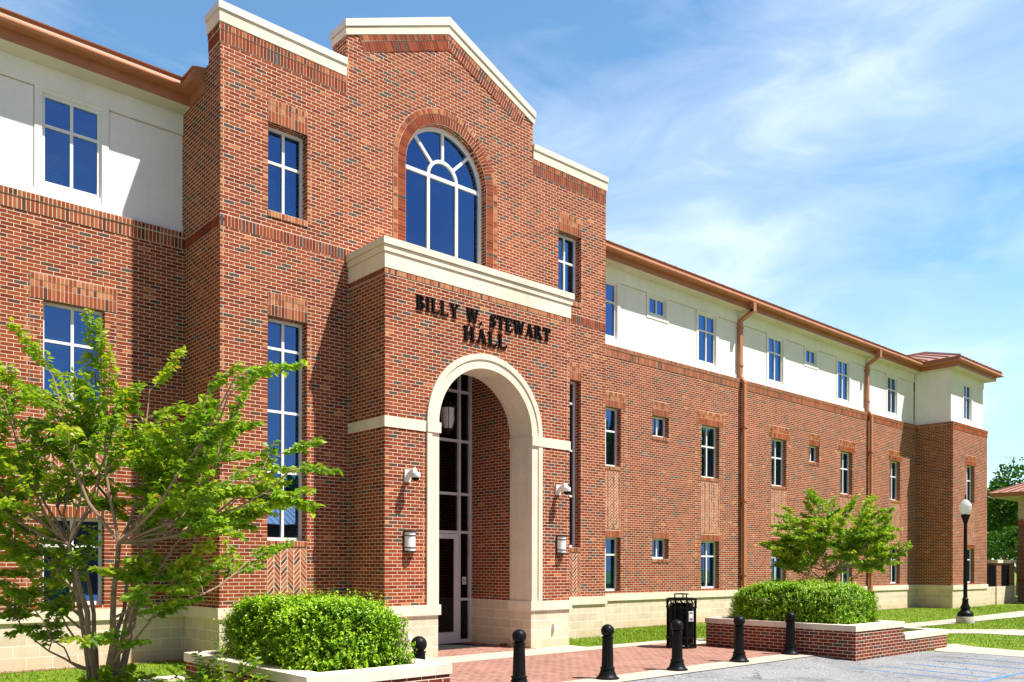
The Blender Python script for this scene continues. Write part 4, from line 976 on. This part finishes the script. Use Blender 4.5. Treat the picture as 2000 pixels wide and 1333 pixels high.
# ================================================================== planters
def planter(x0, x1, xl0, xl1, y0, y1, zc, zl, label):
    """tall bed x0..x1 with a low bed xl0..xl1 beside it"""
    r = thing('brick_planter', ((x0 + x1) / 2, (y0 + y1) / 2, 0), label, 'planter')
    t = .20; ct = .115; b = -.12
    def ring(mb, a0, a1, z0, z1, t, ov, skip=None):
        mb.box(a0 - ov, a1 + ov, y0 - ov, y0 + t + ov, z0, z1); mb.box(a0 - ov, a1 + ov, y1 - t - ov, y1 + ov, z0, z1)
        if skip != 'l': mb.box(a0 - ov, a0 + t + ov, y0 + t + ov, y1 - t - ov, z0, z1)
        if skip != 'r': mb.box(a1 - t - ov, a1 + ov, y0 + t + ov, y1 - t - ov, z0, z1)
    mb = MB(); ring(mb, x0, x1, b, zc - ct, t, 0); mb.build('tall_wall', M_PLBRICK, r)
    mb = MB(); ring(mb, x0, x1, zc - ct, zc, t + .06, .02); mb.build('tall_cap', M_CAP, r)
    left = xl0 < x0
    a0, a1 = (xl0, x0 - .003) if left else (x1 + .003, xl1)
    mb = MB(); ring(mb, a0, a1, b, zl - ct, t, 0, 'r' if left else 'l'); mb.build('low_wall', M_PLBRICK, r)
    mb = MB(); a0, a1 = (xl0, x0 - .045) if left else (x1 + .045, xl1); ring(mb, a0, a1, zl - ct, zl, t + .06, .02, 'r' if left else 'l'); mb.build('low_cap', M_CAP, r)
    mb = MB(); mb.box(x0 + t, x1 - t, y0 + t, y1 - t, b, zc - .10); mb.build('soil', M_SOIL, r)
    mb = MB(); mb.box(a0 + t if left else a0, a1 if left else a1 - t, y0 + t, y1 - t, b, zl - .08); mb.build('low_soil', M_GRASS, r)
    return r
planter(4.25, 6.10, 1.10, 4.25, 7.93, 11.25, .635, .34, 'brick planter with pale stone cap left of the plaza, behind the bollards')
planter(16.0, 18.15, 18.15, 20.4, 7.87, 11.35, .635, .36, 'stepped brick planter with pale stone cap right of the plaza')

# ================================================================== vegetation
def leaf(mb, p, d, up, l, w, tint, fold=.25):
    """bent diamond leaf starting at p along d"""
    s = d.cross(up)
    if s.length < 1e-3: s = d.cross(Vector((1, 0, 0)))
    s.normalize(); n = s.cross(d)
    m = p + d * l * .45
    mb.tint = tint
    mb.add([tuple(p), tuple(m + s * w + n * w * fold), tuple(p + d * l - n * l * .12), tuple(m - s * w + n * w * fold)], [(0, 1, 2), (0, 2, 3)])
def rv(r=1.0): return Vector((random.gauss(0, 1), random.gauss(0, 1), random.gauss(0, 1))) * r
RGT, DEP = Vector((0.746, -0.666, 0)), Vector((0.666, 0.746, 0))     # the crowns are laid out across and along the view from the street
def myrtle(loc, label, seed, H, targets, nstem, per, pl, lsz, tscat, ybias=0.0):
    """vase of slim stems; every target point in the crown carries a few flat leafy sprays"""
    random.seed(seed)
    r = thing('crape_myrtle', loc, label, 'tree')
    B = Vector(loc); wood = MB(); tw = MB(); lv = MB(); stems = []
    UP = Vector((0, 0, 1))
    def curve(p0, p1, bow, n, wob):
        m = p0.lerp(p1, .5) + bow; out = []
        for i in range(n + 1):
            t = i / n; q = p0 * (1 - t) ** 2 + m * (2 * t * (1 - t)) + p1 * t * t
            out.append(q + (rv(wob) if 0 < i < n else Vector()))
        return out
    for i in range(nstem):
        an = 2 * PI * (i + random.uniform(-.3, .3)) / nstem; o = Vector((math.cos(an), math.sin(an), 0))
        top = B + o * random.uniform(.28, .55) * H / 4.3 + UP * random.uniform(.34, .44) * H
        pts = curve(B + o * random.uniform(.04, .13), top, o * -.06, 7, .012)
        r0 = random.uniform(.030, .045) * H / 4.3; wood.tube(pts, [r0 * (1 - .45 * k / 7) for k in range(8)], 8); stems.append((pts, r0))
    def spray(p, d, L):
        """a shoot with side twigs lying in a flat fan, leaves in two rows"""
        pts = [p.copy()]; droop = random.uniform(-.10, .03)
        for k in range(6):
            d = (d + rv(.06) + UP * droop).normalized(); p = p + d * L / 6; pts.append(p.copy())
        tw.tube(pts, [.006, .0055, .005, .004, .003, .0025, .002], 4, False)
        tone = random.gauss(.0, .10) + ybias
        def leaves(pl_, n, t0, w):
            for k in range(n):
                t = (t0 + (1 - t0) * (k + .6) / n) * (len(pl_) - 1.001); i = int(t); q = pl_[i].lerp(pl_[i + 1], t - i); ax = (pl_[i + 1] - pl_[i]).normalized()
                sd = ax.cross(UP); sd = sd.normalized() if sd.length > .1 else Vector((1, 0, 0))
                dd = (ax * random.uniform(.35, .8) + sd * (1 if k % 2 else -1) * random.uniform(.6, 1.0) + UP * random.uniform(-.25, .25) + rv(.15)).normalized()
                tn = min(1, max(0, .16 + tone + .42 * (t / len(pl_)) * w + random.gauss(.06, .13)))
                dd = (dd + UP * random.uniform(-.75, .15)).normalized(); leaf(lv, q, dd, (UP + rv(.75)).normalized(), lsz * random.uniform(.6, 1.25), lsz * random.uniform(.28, .40), tn)
        leaves(pts, int(L * 40), .12, 1.0)
        nt_ = int(L * 21)
        for k in range(nt_):
            t = .12 + .8 * k / nt_; i = int(t * 6); q = pts[i].lerp(pts[min(i + 1, 6)], t * 6 - i); ax = (pts[min(i + 1, 6)] - pts[i]).normalized()
            sd = ax.cross(UP); sd = sd.normalized() if sd.length > .1 else Vector((1, 0, 0))
            d2 = (ax * .75 + sd * (1 if k % 2 else -1) * random.uniform(.5, .9) + UP * random.uniform(-.15, .2) + rv(.12)).normalized(); l2 = L * random.uniform(.22, .42) * (1.15 - t)
            p2 = [q, q + d2 * l2 * .5, q + d2 * l2 + UP * random.uniform(-.02, .02)]
            tw.tube(p2, [.0035, .0028, .002], 3, False); leaves(p2, max(5, int(l2 * 54)), .1, 1.15)
    for (ro, de, z, *up) in targets:
        T = B + RGT * ro + DEP * (de + random.gauss(0, tscat)) + UP * (z - B.z)
        best = min(stems, key=lambda st: (st[0][-1] - T).length + random.uniform(0, .35)); pts, r0 = best
        hz = max(0, T.z - B.z); k = 7 if hz > .45 * H else max(2, min(6, int(7 * hz / (.5 * H)) - 1)); S0 = pts[k]
        out = (T - B); out.z = 0; out = out.normalized() if out.length > .05 else Vector((1, 0, 0))
        bow = UP * (-.16 * (T - S0).length if T.z > S0.z + .3 else .12 * (T - S0).length) + out * .10
        br = curve(S0, T, bow, 6, .02); rb = min(r0 * .45, .008 + .006 * (T - S0).length)
        tw.tube(br, [rb * (1 - .62 * j / 6) for j in range(7)], 6, False)
        d0 = (br[-1] - br[-3]).normalized()
        for m in range(per):
            q = br[-1] if m == 0 else br[random.choice((3, 4, 4, 5, 5))] + rv(.02)
            az = rv(1.0); az.z = 0
            dd = (d0 * .7 + out * .4).normalized() if m == 0 else (d0 * .55 + az.normalized() * .75 + out * .35 + UP * random.uniform(-.25, .35)).normalized()
            if up: dd = (dd * .5 + Vector(RGT * up[0]) + UP * up[1]).normalized()
            spray(q, dd, pl * random.uniform(.65, 1.2))
    for i in range(5):                                               # basal suckers
        an = random.uniform(0, 2 * PI); q = B + Vector((math.cos(an), math.sin(an), 0)) * .12; spray(q + UP * .25, Vector((math.cos(an), math.sin(an), random.uniform(.5, 1.4))).normalized(), pl * .7)
    wood.build('trunk', M_BARK, r, True); tw.build('twigs', M_TWIG, r); lv.build('crown', M_LEAF, r)
    return r
UV_L = [(245, 755, 0, 1.2), (225, 790, 0, .6), (400, 800, .1, 1.1), (375, 830), (540, 785, 1.2, .3), (500, 800), (430, 790), (300, 765), (170, 760), (90, 775), (15, 760), (-50, 790), (60, 800), (150, 820),
        (250, 830), (335, 850), (450, 860), (545, 890), (610, 935, 1.3, 0), (500, 945), (400, 935), (300, 910), (195, 900), (100, 890), (0, 880), (-70, 920), (40, 965), (130, 975), (235, 985), (335, 995), (440, 990),
        (525, 985), (15, 1065), (110, 1055), (300, 1075), (395, 1065), (470, 1035), (50, 1135), (165, 1110), (350, 1115), (425, 1095), (10, 1190), (90, 1200), (330, 1190)]
myrtle((2.75, 9.55, .22), 'larger multi stemmed crape myrtle with bright green leaves left of the plaza', 5, 4.3,
       [((u - 222) / 183, 0, 1.78 + (1107 - v) / 183, *q) for u, v, *q in UV_L], 7, 5, .62, .078, .45, .06)
random.seed(31); TR_R = []
while len(TR_R) < 44:
    q = rv().normalized() * random.uniform(.35, 1.0) ** .5
    if q.z < -.85: continue
    TR_R.append((.05 + q.x * 1.55, q.y * 1.2, 2.40 + q.z * (.98 if q.z > 0 else .75) - .18 * abs(q.x)))
myrtle((18.75, 9.8, .24), 'smaller crape myrtle with yellow green leaves behind the right hedge', 23, 3.4, TR_R, 6, 6, .55, .082, .1, .08)

def bush(name, boxes, n, lsz, mat, label, cat, seed, shoot=.10, grp=None):
    """clipped hedge: leafy shoots all through and out of a rounded block"""
    random.seed(seed); x0, x1, y0, y1, z0, z1 = boxes
    r = thing(name, ((x0 + x1) / 2, (y0 + y1) / 2, z0), label, cat, grp); mb = MB(); st = MB()
    cx, cy, cz = (x0 + x1) / 2, (y0 + y1) / 2, (z0 + z1) / 2; hx_, hy_, hz_ = (x1 - x0) / 2, (y1 - y0) / 2, (z1 - z0) / 2
    for i in range(n):
        f = random.random(); u = Vector((random.uniform(-1, 1), random.uniform(-1, 1), random.uniform(-1, 1)))
        A = [hy_ * hz_, hy_ * hz_, hx_ * hz_, hx_ * hz_, hx_ * hy_ * 1.6]; c = random.choices(range(5), A)[0]
        if c < 2: u.x = 1 if c else -1
        elif c < 4: u.y = 1 if c == 3 else -1
        else: u.z = 1
        dep = 1 - abs(random.gauss(0, .15))
        m = max(abs(u.x), abs(u.y), abs(u.z)); v = u.copy()
        e = (abs(u.x) ** 4 + abs(u.y) ** 4 + abs(max(u.z, 0)) ** 4) ** .25            # round the shoulders
        v = u / max(e, .75) * dep
        p = Vector((cx + v.x * hx_, cy + v.y * hy_, cz + v.z * hz_))
        w = noise.noise(p * 1.9) * .15 + noise.noise(p * 5.0) * .08
        out = Vector((v.x / hx_, v.y / hy_, max(v.z, -.2) / hz_)).normalized(); p += out * w
        d = (out + Vector((0, 0, .9)) + rv(.35)).normalized()
        L = shoot * random.uniform(.5, 1.6) * (1.9 if random.random() < .06 else 1); k = 7
        for j in range(k):
            q = p + d * L * j / k; a = random.uniform(0, 2 * PI)
            s = d.cross(Vector((math.cos(a), math.sin(a), .3))).normalized(); ld = (s + d * random.uniform(.3, 1.0)).normalized()
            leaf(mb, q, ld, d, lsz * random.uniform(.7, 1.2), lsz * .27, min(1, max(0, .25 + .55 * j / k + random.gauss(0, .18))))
    rw = random.uniform
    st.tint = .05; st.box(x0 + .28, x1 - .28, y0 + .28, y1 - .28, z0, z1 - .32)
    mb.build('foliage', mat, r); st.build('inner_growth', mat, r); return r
bush('hedge', (4.50, 5.90, 8.22, 11.0, .52, 1.27), 14000, .044, M_HLEAF, 'dense green hedge in the left planter beside the stone pier', 'hedge', 3)
bush('hedge', (16.22, 17.95, 8.15, 11.1, .52, 1.30), 14000, .044, M_HLEAF, 'dense green hedge in the right planter below the small tree', 'hedge', 4)

def sprig(loc, label, seed, n, L, lsz):
    random.seed(seed); r = thing('leafy_shrub', loc, label, 'shrub'); lv = MB(); tw = MB(); B = Vector(loc)
    for i in range(n):
        a = random.uniform(0, 2 * PI); d = Vector((math.cos(a), math.sin(a), random.uniform(.4, 1.6))).normalized(); p = B + rv(.03); p.z = B.z; pts = [p.copy()]
        l = L * random.uniform(.5, 1.1)
        for k in range(5): d = (d + rv(.12) + Vector((0, 0, -.10))).normalized(); p = p + d * l / 5; pts.append(p.copy())
        tw.tube(pts, [.006, .005, .004, .0035, .003, .002], 4, False)
        for k in range(26):
            t = 1 + k / 26 * 3.99; i0 = int(t); q = pts[i0].lerp(pts[min(i0 + 1, 5)], t - i0); ax = (pts[min(i0 + 1, 5)] - pts[i0 - 1]).normalized()
            s = ax.cross(Vector((0, 0, 1))).normalized() * (1 if k % 2 else -1)
            leaf(lv, q, (ax * .5 + s + rv(.25)).normalized(), (Vector((0, 0, 1)) + rv(.3)).normalized(), lsz * random.uniform(.7, 1.2), lsz * .3, min(1, max(0, random.gauss(.4, .2))))
    tw.build('stems', M_TWIG, r); lv.build('leaves', M_LEAF, r)
sprig((3.66, 8.85, .24), 'low leafy sucker shrub in front of the left planter cap', 8, 62, .78, .085)
sprig((1.70, 9.0, .24), 'dark leafy shrub at the left edge of the low planter bed', 9, 36, .75, .08)

def bgtree(mb, c, rx, ry, rz, n, lsz, seed, nb=9):
    random.seed(seed); blobs = []
    for i in range(nb):
        u = rv().normalized(); u.z = abs(u.z) * .9 - .25; blobs.append((Vector((u.x * rx * .62, u.y * ry * .62, u.z * rz * .75)), random.uniform(.34, .52)))
    blobs.append((Vector((0, 0, 0)), .62))
    for i in range(n):
        b, s = random.choice(blobs); u = rv().normalized() * (random.random() ** .35) * s
        p = Vector(c) + b + Vector((u.x * rx, u.y * ry, u.z * rz)); p += Vector((noise.noise(p * .9), noise.noise(p * .9 + Vector((9, 0, 0))), noise.noise(p * .9 + Vector((0, 9, 0))))) * .5
        d = (u.normalized() + rv(.5)).normalized()
        leaf(mb, p, d, (Vector((0, 0, 1)) + rv(.5)).normalized(), lsz * random.uniform(.6, 1.3), lsz * .38, min(1, max(0, random.gauss(.5, .22))))
def tree(loc, H, R, n, lsz, seed, label, grp=None):
    r = thing('leafy_tree', loc, label, 'tree', grp); x, y, z = loc
    lv = MB(); bgtree(lv, (x, y, z + H * .62), R, R, H * .40, n, lsz, seed); lv.build('crown', M_TLEAF, r)
    w = MB(); w.tube([(x, y, z), (x + .1, y, z + H * .25), (x, y + .1, z + H * .7)], [.05 * H * .6, .04 * H * .5, .01 * H], 8)
    for i in range(6):
        a = i * 1.05; w.tube([(x, y, z + H * (.25 + .05 * i)), (x + math.cos(a) * R * .6, y + math.sin(a) * R * .6, z + H * (.5 + .06 * i))], [.018 * H, .004 * H], 6)
    w.build('trunk', M_BARK, r, True); return r
far = 'trees beyond the screen wall'
tree((80.0, 27.5, 0), 8.4, 4.2, 5200, .34, 41, 'round green tree standing beyond the brick screen wall', far)
tree((88.0, 27.0, 0), 7.6, 4.6, 4200, .36, 42, 'darker tree seen low behind the pavilion corner', far)
tree((74.0, 24.2, 0), 5.6, 3.0, 4200, .28, 43, 'low bushy tree just above the louvred screen panels', far)
tree((66.0, 20.2, 0), 9.6, 3.2, 4600, .30, 44, 'tall tree rising above the pavilion roof', far)
tree((60.5, 19.0, 0), 4.6, 2.0, 2600, .22, 46, 'small dense tree in the slot between the screen wall and the pavilion', far)
tree((97.0, 34.0, 0), 8.5, 5.5, 4200, .40, 45, 'distant tree filling the gap beside the end bay', far)

# grass blades on the lawns in view
random.seed(77)
mb = MB()
def inany(x, y, polys): return any(inpoly(x, y, P) for P in polys)
PATHS = [[(16.2, 11.45), (20.6, 11.2), (22, 10.95), (25.5, 10.8), (34, 10.55), (75, 10.3), (75, 13.6), (40, 12.05), (30, 11.65), (22, 11.85), (18, 12.4), (16.2, 12.86)],
         [(22.1, 10.93), (24.25, 10.90), (33.5, 3.1), (32.2, 1.6)], [(19.4, -60), (21.05, -60), (21.1, 6.6), (21.4, 8.05), (20.4, 8.05), (19.4, 7.75)], grid(15.9, 20.45, 7.8, 11.45)]
def blades(n, x0, x1, y0, y1, h, zf=None, chk=True):
    for i in range(n):
        x, y = random.uniform(x0, x1), random.uniform(y0, y1)
        if chk and inany(x, y, PATHS): continue
        z = zf if zf is not None else zg(y) - .01
        a = random.uniform(0, 2 * PI); hh = h * random.uniform(.5, 1.4); w = .006 + hh * .05; c, s = math.cos(a), math.sin(a)
        mb.tint = min(1, max(0, random.gauss(.45, .25) + .3 * noise.noise(Vector((x, y, 0)) * .8)))
        mb.add([(x - w * c, y - w * s, z), (x + w * c, y + w * s, z), (x + random.gauss(0, .4) * hh, y + random.gauss(0, .4) * hh, z + hh)], [(0, 1, 2)])
blades(9000, 13.75, 21, 12.88, 16.2, .045); blades(12000, 20.5, 44, 11.6, 16.2, .05); blades(12000, 21.2, 36, 6.2, 10.9, .05); blades(5000, 36, 70, 8.5, 15, .07)
blades(7000, -1.0, 6.1, 11.5, 16.25, .045); blades(2500, 18.4, 20.2, 8.1, 11.1, .06, .28, False); blades(2500, 1.3, 4.2, 8.2, 11.0, .06, .26, False)
o = mb.build('lawn_grass', M_GRASSB); tag(o, 'short bright green lawn grass between the walks and the hall', 'grass', kind='stuff')
for i in range(900):
    pass

# ================================================================== street furniture
BOL = [(6.45, 9.05), (8.28, 9.12), (10.06, 9.0), (11.82, 8.98), (13.76, 9.02), (15.72, 9.1)]
BLAB = ['black ball topped bollard half hidden behind the left planter', 'black bollard cut by the bottom edge, in front of the arch', 'black bollard on the concrete strip in front of the plain right pier',
        'black bollard standing in front of the trash bin', 'black bollard left of the right planter corner', 'black bollard against the long side of the right planter']
r = thing('bollard', (*BOL[0], .008), BLAB[0], 'bollard', 'black ball topped bollards along the kerb')
x, y = BOL[0]; z = .008
mb = MB(); mb.lathe([(.182, 0), (.185, .012), (.18, .024), (.158, .034), (.135, .07), (.118, .12), (.108, .158)], (x, y, z), 28); mb.build('base', M_BLACK, r, True)
mb = MB(); mb.lathe([(.108, .158), (.12, .163), (.12, .178), (.108, .183)], (x, y, z), 28); mb.build('ring', M_BLACK, r, True)
mb = MB(); mb.lathe([(.082, .645), (.094, .650), (.094, .664), (.08, .669)], (x, y, z), 28); mb.build('ring', M_BLACK, r, True)
mb = MB(); mb.lathe([(.096, .183), (.095, .21), (.095, .22), (.084, .60), (.084, .61), (.083, .646)], (x, y, z), 32, .07, (.205, .605)); mb.build('shaft', M_BLACK, r)
mb = MB(); mb.lathe([(.06, .667)] + [(.106 * math.sin(t), .758 - .106 * math.cos(t)) for t in [.62 + (PI - .66) * k / 14 for k in range(15)]], (x, y, z), 28); mb.build('ball', M_BLACK, r, True)
for p, l in zip(BOL[1:], BLAB[1:]): dup(r, (*p, .008), l, random.uniform(0, .3))

tx, ty = 15.22, 11.45
r = thing('trash_bin', (tx, ty, .005), 'black slatted metal trash bin with scroll band and raised lid on the plaza', 'trash bin')
Rb = .325
mb = MB(); mb.lathe([(.245, .10), (.25, .11), (.25, .98), (.24, .985)], (tx, ty, 0), 28); mb.build('liner', M_BLACK, r, True)
mb = MB()
def hoop(mb, R0, R1, z0, z1, n=36):
    for i in range(n):
        t0, t1 = 2 * PI * i / n, 2 * PI * (i + 1) / n
        vs = [(tx + R * math.cos(t), ty + R * math.sin(t), zz) for zz in (z0, z1) for R, t in ((R0, t0), (R1, t0), (R1, t1), (R0, t1))]
        mb.add(vs, [(0, 3, 2, 1), (4, 5, 6, 7), (1, 2, 6, 5), (3, 0, 4, 7)])
for z0, z1 in ((1.055, 1.085), (.875, .905), (.225, .255), (.02, .06)): hoop(mb, Rb - .035, Rb + .012, z0, z1)
for i in range(8):
    t = 2 * PI * i / 8 + .25; c, s = math.cos(t), math.sin(t); mb.tube([(tx + Rb * c, ty + Rb * s, .0), (tx + Rb * c, ty + Rb * s, 1.08)], .022, 6)
mb.build('frame', M_BLACK, r)
mb = MB()
for i in range(40):
    t = 2 * PI * i / 40; c, s = math.cos(t), math.sin(t); p = Vector((-s, c, 0)) * .012; q = Vector((tx + (Rb - .02) * c, ty + (Rb - .02) * s, 0)); o_ = Vector((c, s, 0)) * .006
    if i % 5 == 0: continue
    mb.add([tuple(q + p * a + o_ * b + Vector((0, 0, z_))) for z_ in (.06, .875) for a, b in ((-1, -1), (1, -1), (1, 1), (-1, 1))], [(0, 1, 5, 4), (1, 2, 6, 5), (2, 3, 7, 6), (3, 0, 4, 7)])
mb.build('slats', M_BLACK, r)
mb = MB()
for i in range(16):
    t0 = 2 * PI * (i + .5) / 16; pts = []
    for k in range(17):
        u = k / 16; a = (u - .5) * 2 * PI * 1.15; w = math.sin(a) * .042; zz = .98 + (u - .5) * .14; t = t0 + w / Rb * (1 if i % 2 else -1); pts.append((tx + Rb * math.cos(t), ty + Rb * math.sin(t), zz))
    mb.tube(pts, .010, 5)
mb.build('scroll_band', M_BLACK, r)
mb = MB(); mb.lathe([(.30, 1.085), (.30, 1.10), (.20, 1.105), (.19, 1.09)], (tx, ty, 0), 28)
for i in range(3):
    t = 2 * PI * i / 3 + .4; mb.tube([(tx + .15 * math.cos(t), ty + .15 * math.sin(t), 1.09), (tx + .15 * math.cos(t), ty + .15 * math.sin(t), 1.18)], .016, 6)
mb.lathe([(.165, 1.175), (.17, 1.18), (.17, 1.192), (.10, 1.20)], (tx, ty, 0), 24); mb.build('lid', M_BLACK, r)
mb = MB(); fx, fy = tx - .10, ty - Rb - .016; a0 = -2.02
def onbin(t, R, z): return (tx + R * math.cos(t), ty + R * math.sin(t), z)
for i in range(4):
    t0, t1 = a0 + i * .085, a0 + (i + 1) * .085; mb.add([onbin(t0, Rb + .026, .60), onbin(t1, Rb + .026, .60), onbin(t1, Rb + .026, .82), onbin(t0, Rb + .026, .82)], [(0, 1, 2, 3)])
    mb.add([onbin(t0, Rb + .018, .60), onbin(t1, Rb + .018, .60), onbin(t1, Rb + .018, .82), onbin(t0, Rb + .018, .82)], [(3, 2, 1, 0)])
nt_ = mb.build('notice', M_PLASTIC, r)
mb = MB()
for zz, w in ((.79, .20), (.765, .26), (.665, .24), (.64, .26), (.62, .20)):
    tc_ = a0 + .17; mb.add([onbin(tc_ - w / 2, Rb + .031, zz), onbin(tc_ + w / 2, Rb + .031, zz), onbin(tc_ + w / 2, Rb + .031, zz + .010), onbin(tc_ - w / 2, Rb + .031, zz + .010)], [(0, 1, 2, 3)])
mb.build('print', M_BLACK2, nt_)

lx, ly = 29.0, 10.62
r = thing('lamp_post', (lx, ly, 0), 'black lamp post with a white acorn globe on a round concrete footing', 'street lamp')
mb = MB(); mb.lathe([(.27, -.05), (.27, .19), (.26, .205)], (lx, ly, 0), 28); mb.build('footing', M_CONC, r, True)
mb = MB(); mb.lathe([(.235, .206), (.24, .23), (.235, .30), (.20, .35), (.145, .39), (.13, .43), (.15, .46), (.145, .50), (.10, .60), (.085, .72), (.095, .74), (.095, .77), (.07, .80)], (lx, ly, 0), 28); mb.build('base', M_BLACK, r, True)
mb = MB(); mb.lathe([(.066, .80), (.062, .85), (.052, 3.20), (.05, 3.22)], (lx, ly, 0), 20, .06, (.83, 3.21)); mb.build('shaft', M_BLACK, r)
mb = MB(); mb.lathe([(.06, 3.20), (.075, 3.26), (.11, 3.38), (.135, 3.43), (.135, 3.47), (.12, 3.49)], (lx, ly, 0), 24); mb.build('fitter', M_BLACK, r, True)
mb = MB(); mb.lathe([(.115, 3.49), (.155, 3.57), (.18, 3.68), (.178, 3.74), (.185, 3.745), (.175, 3.79), (.13, 3.87), (.07, 3.94), (.03, 3.97)], (lx, ly, 0), 28); mb.build('globe', M_GLOBE, r, True)
mb = MB(); mb.lathe([(.035, 3.97), (.02, 4.0), (.03, 4.03), (.022, 4.07), (.006, 4.14)], (lx, ly, 0), 12); mb.build('finial', M_BLACK, r, True)

# ---------------------------------------------------------------- screen wall and pavilion
r = thing('screen_wall', (45.5, 15.2, 0), 'low stone screen wall with brick piers and black louvred panels beside the end bay', 'wall')
mb = MB(); mb.box(XB1 + .05, 47.3, 15.06, 15.42, -.1, .86); mb.build('stone_base', M_BLOCK, r)
for x0 in (44.9, 46.75):
    mb = MB(); mb.box(x0, x0 + .62, 15.02, 15.46, .87, 2.0); p = mb.build('pier', M_BRICK, r)
    mb = MB(); mb.box(x0 - .012, x0 + .632, 15.005, 15.47, -.1, .87); mb.build('pier_base', M_BLOCK, p)
    mb = MB(); mb.box(x0 - .06, x0 + .68, 14.95, 15.53, 2.0, 2.16); mb.build('pier_cap', M_CAP, p)
for x0, x1 in ((XB1 + .03, 44.9), (45.52, 46.75)):
    mb = MB(); mb.box(x0, x1, 15.09, 15.12, .86, 1.92)
    for i in range(15): mb.box(x0 + .02, x1 - .02, 15.05, 15.085, .88 + i * .068, .925 + i * .068)
    mb.build('louvre_panel', M_BLACK, r)
r = thing('pavilion', (53.0, 10.5, 0), 'small pavilion with tan brick top and pink metal hip roof', 'building')
X0, X1, Y0, Y1 = 48.75, 58.0, 5.8, 15.3
mb = MB(); mb.box(X0, X1, Y0, Y1, -.1, 4.05); mb.build('lower_wall', M_DKBRICK, r)
mb = MB(); mb.box(X0 - .02, X1 + .02, Y0 - .02, Y1 + .02, 1.02, 1.2); mb.box(X0 - .02, X1 + .02, Y0 - .02, Y1 + .02, 4.0, 4.05); brickrow_y(mb, X0, Y0, Y1, 4.052, 4.28, .02, -1, 'brown'); mb.build('band_course', [M_PIECE, M_MORTAR], r)
mb = MB(); mb.box(X0 + .01, X1 - .01, Y0 + .01, Y1 - .01, 4.05, 5.5); mb.build('upper_wall', M_TANBRICK, r)
mb = MB(); ov = 1.0; zb = 5.42; mb.box(X0 - ov, X1 + ov, Y0 - ov, Y1 + ov, zb, zb + .20); mb.build('fascia', M_COPPER, r)
mb = MB(); mb.box(X0 - ov + .05, X1 + ov - .05, Y0 - ov + .05, Y1 + ov - .05, zb - .02, zb - .002); mb.build('soffit', M_SOFFIT, r)
xa, xb, ya, yb = X0 - ov - .05, X1 + ov + .05, Y0 - ov - .05, Y1 + ov + .05; hh = (yb - ya) / 2; zt = zb + .21; zr = zt + hh * .42
roof_plane('roof', [(xa, ya, zt), (xb, ya, zt), (xb - hh, ya + hh, zr), (xa + hh, ya + hh, zr)], 26, r)
roof_plane('roof', [(xa, yb, zt), (xa, ya, zt), (xa + hh, ya + hh + .01, zr), (xa + hh, ya + hh - .01, zr)], 24, r)
roof_plane('roof', [(xb, ya, zt), (xb, yb, zt), (xb - hh, ya + hh + .01, zr), (xb - hh, ya + hh - .01, zr)], 24, r)
roof_plane('roof', [(xb, yb, zt), (xa, yb, zt), (xa + hh, ya + hh, zr), (xb - hh, ya + hh, zr)], 26, r)

# ---------------------------------------------------------------- across the parking lot: what the window glass mirrors
r = thing('facing_building', (30, -34, 0), 'low brick building with a brown metal roof mirrored in the tall tower window', 'building')
mb = MB(); mb.box(14, 48, -42, -32, -.3, 5.0); mb.build('wall', M_DKBRICK, r)
roof_plane('roof', [(13, -31, 5.0), (49, -31, 5.0), (44, -37, 8.0), (18, -37, 8.0)], 60, r)
roof_plane('roof', [(49, -43, 5.0), (13, -43, 5.0), (18, -37, 8.0), (44, -37, 8.0)], 60, r)
roof_plane('roof', [(13, -43, 5.0), (13, -31, 5.0), (18, -37.01, 8.0), (18, -36.99, 8.0)], 20, r)
roof_plane('roof', [(49, -31, 5.0), (49, -43, 5.0), (44, -36.99, 8.0), (44, -37.01, 8.0)], 20, r)
mlab = 'dark leafy tree across the parking lot, seen only mirrored in window glass'; mgrp = 'trees mirrored in the glass'
t0 = tree((20, -52, -.3), 12.5, 6.5, 3600, .75, 61, mlab, mgrp)
k = 0
for (x, y) in [(2, -40), (8, -46), (33, -54), (44, -50), (56, -44), (-8, -36), (64, -34), (71, -29), (77, -33), (83, -27), (90, -32), (96, -27), (103, -31), (109, -26), (116, -31), (123, -26), (130, -31), (138, -27), (147, -30), (156, -27), (165, -30)]:
    t = dup(t0, (x, y, -.3), None, k * 1.3); k += 1
    if x > 60: t.scale = (1.25, 1.25, 1.5)
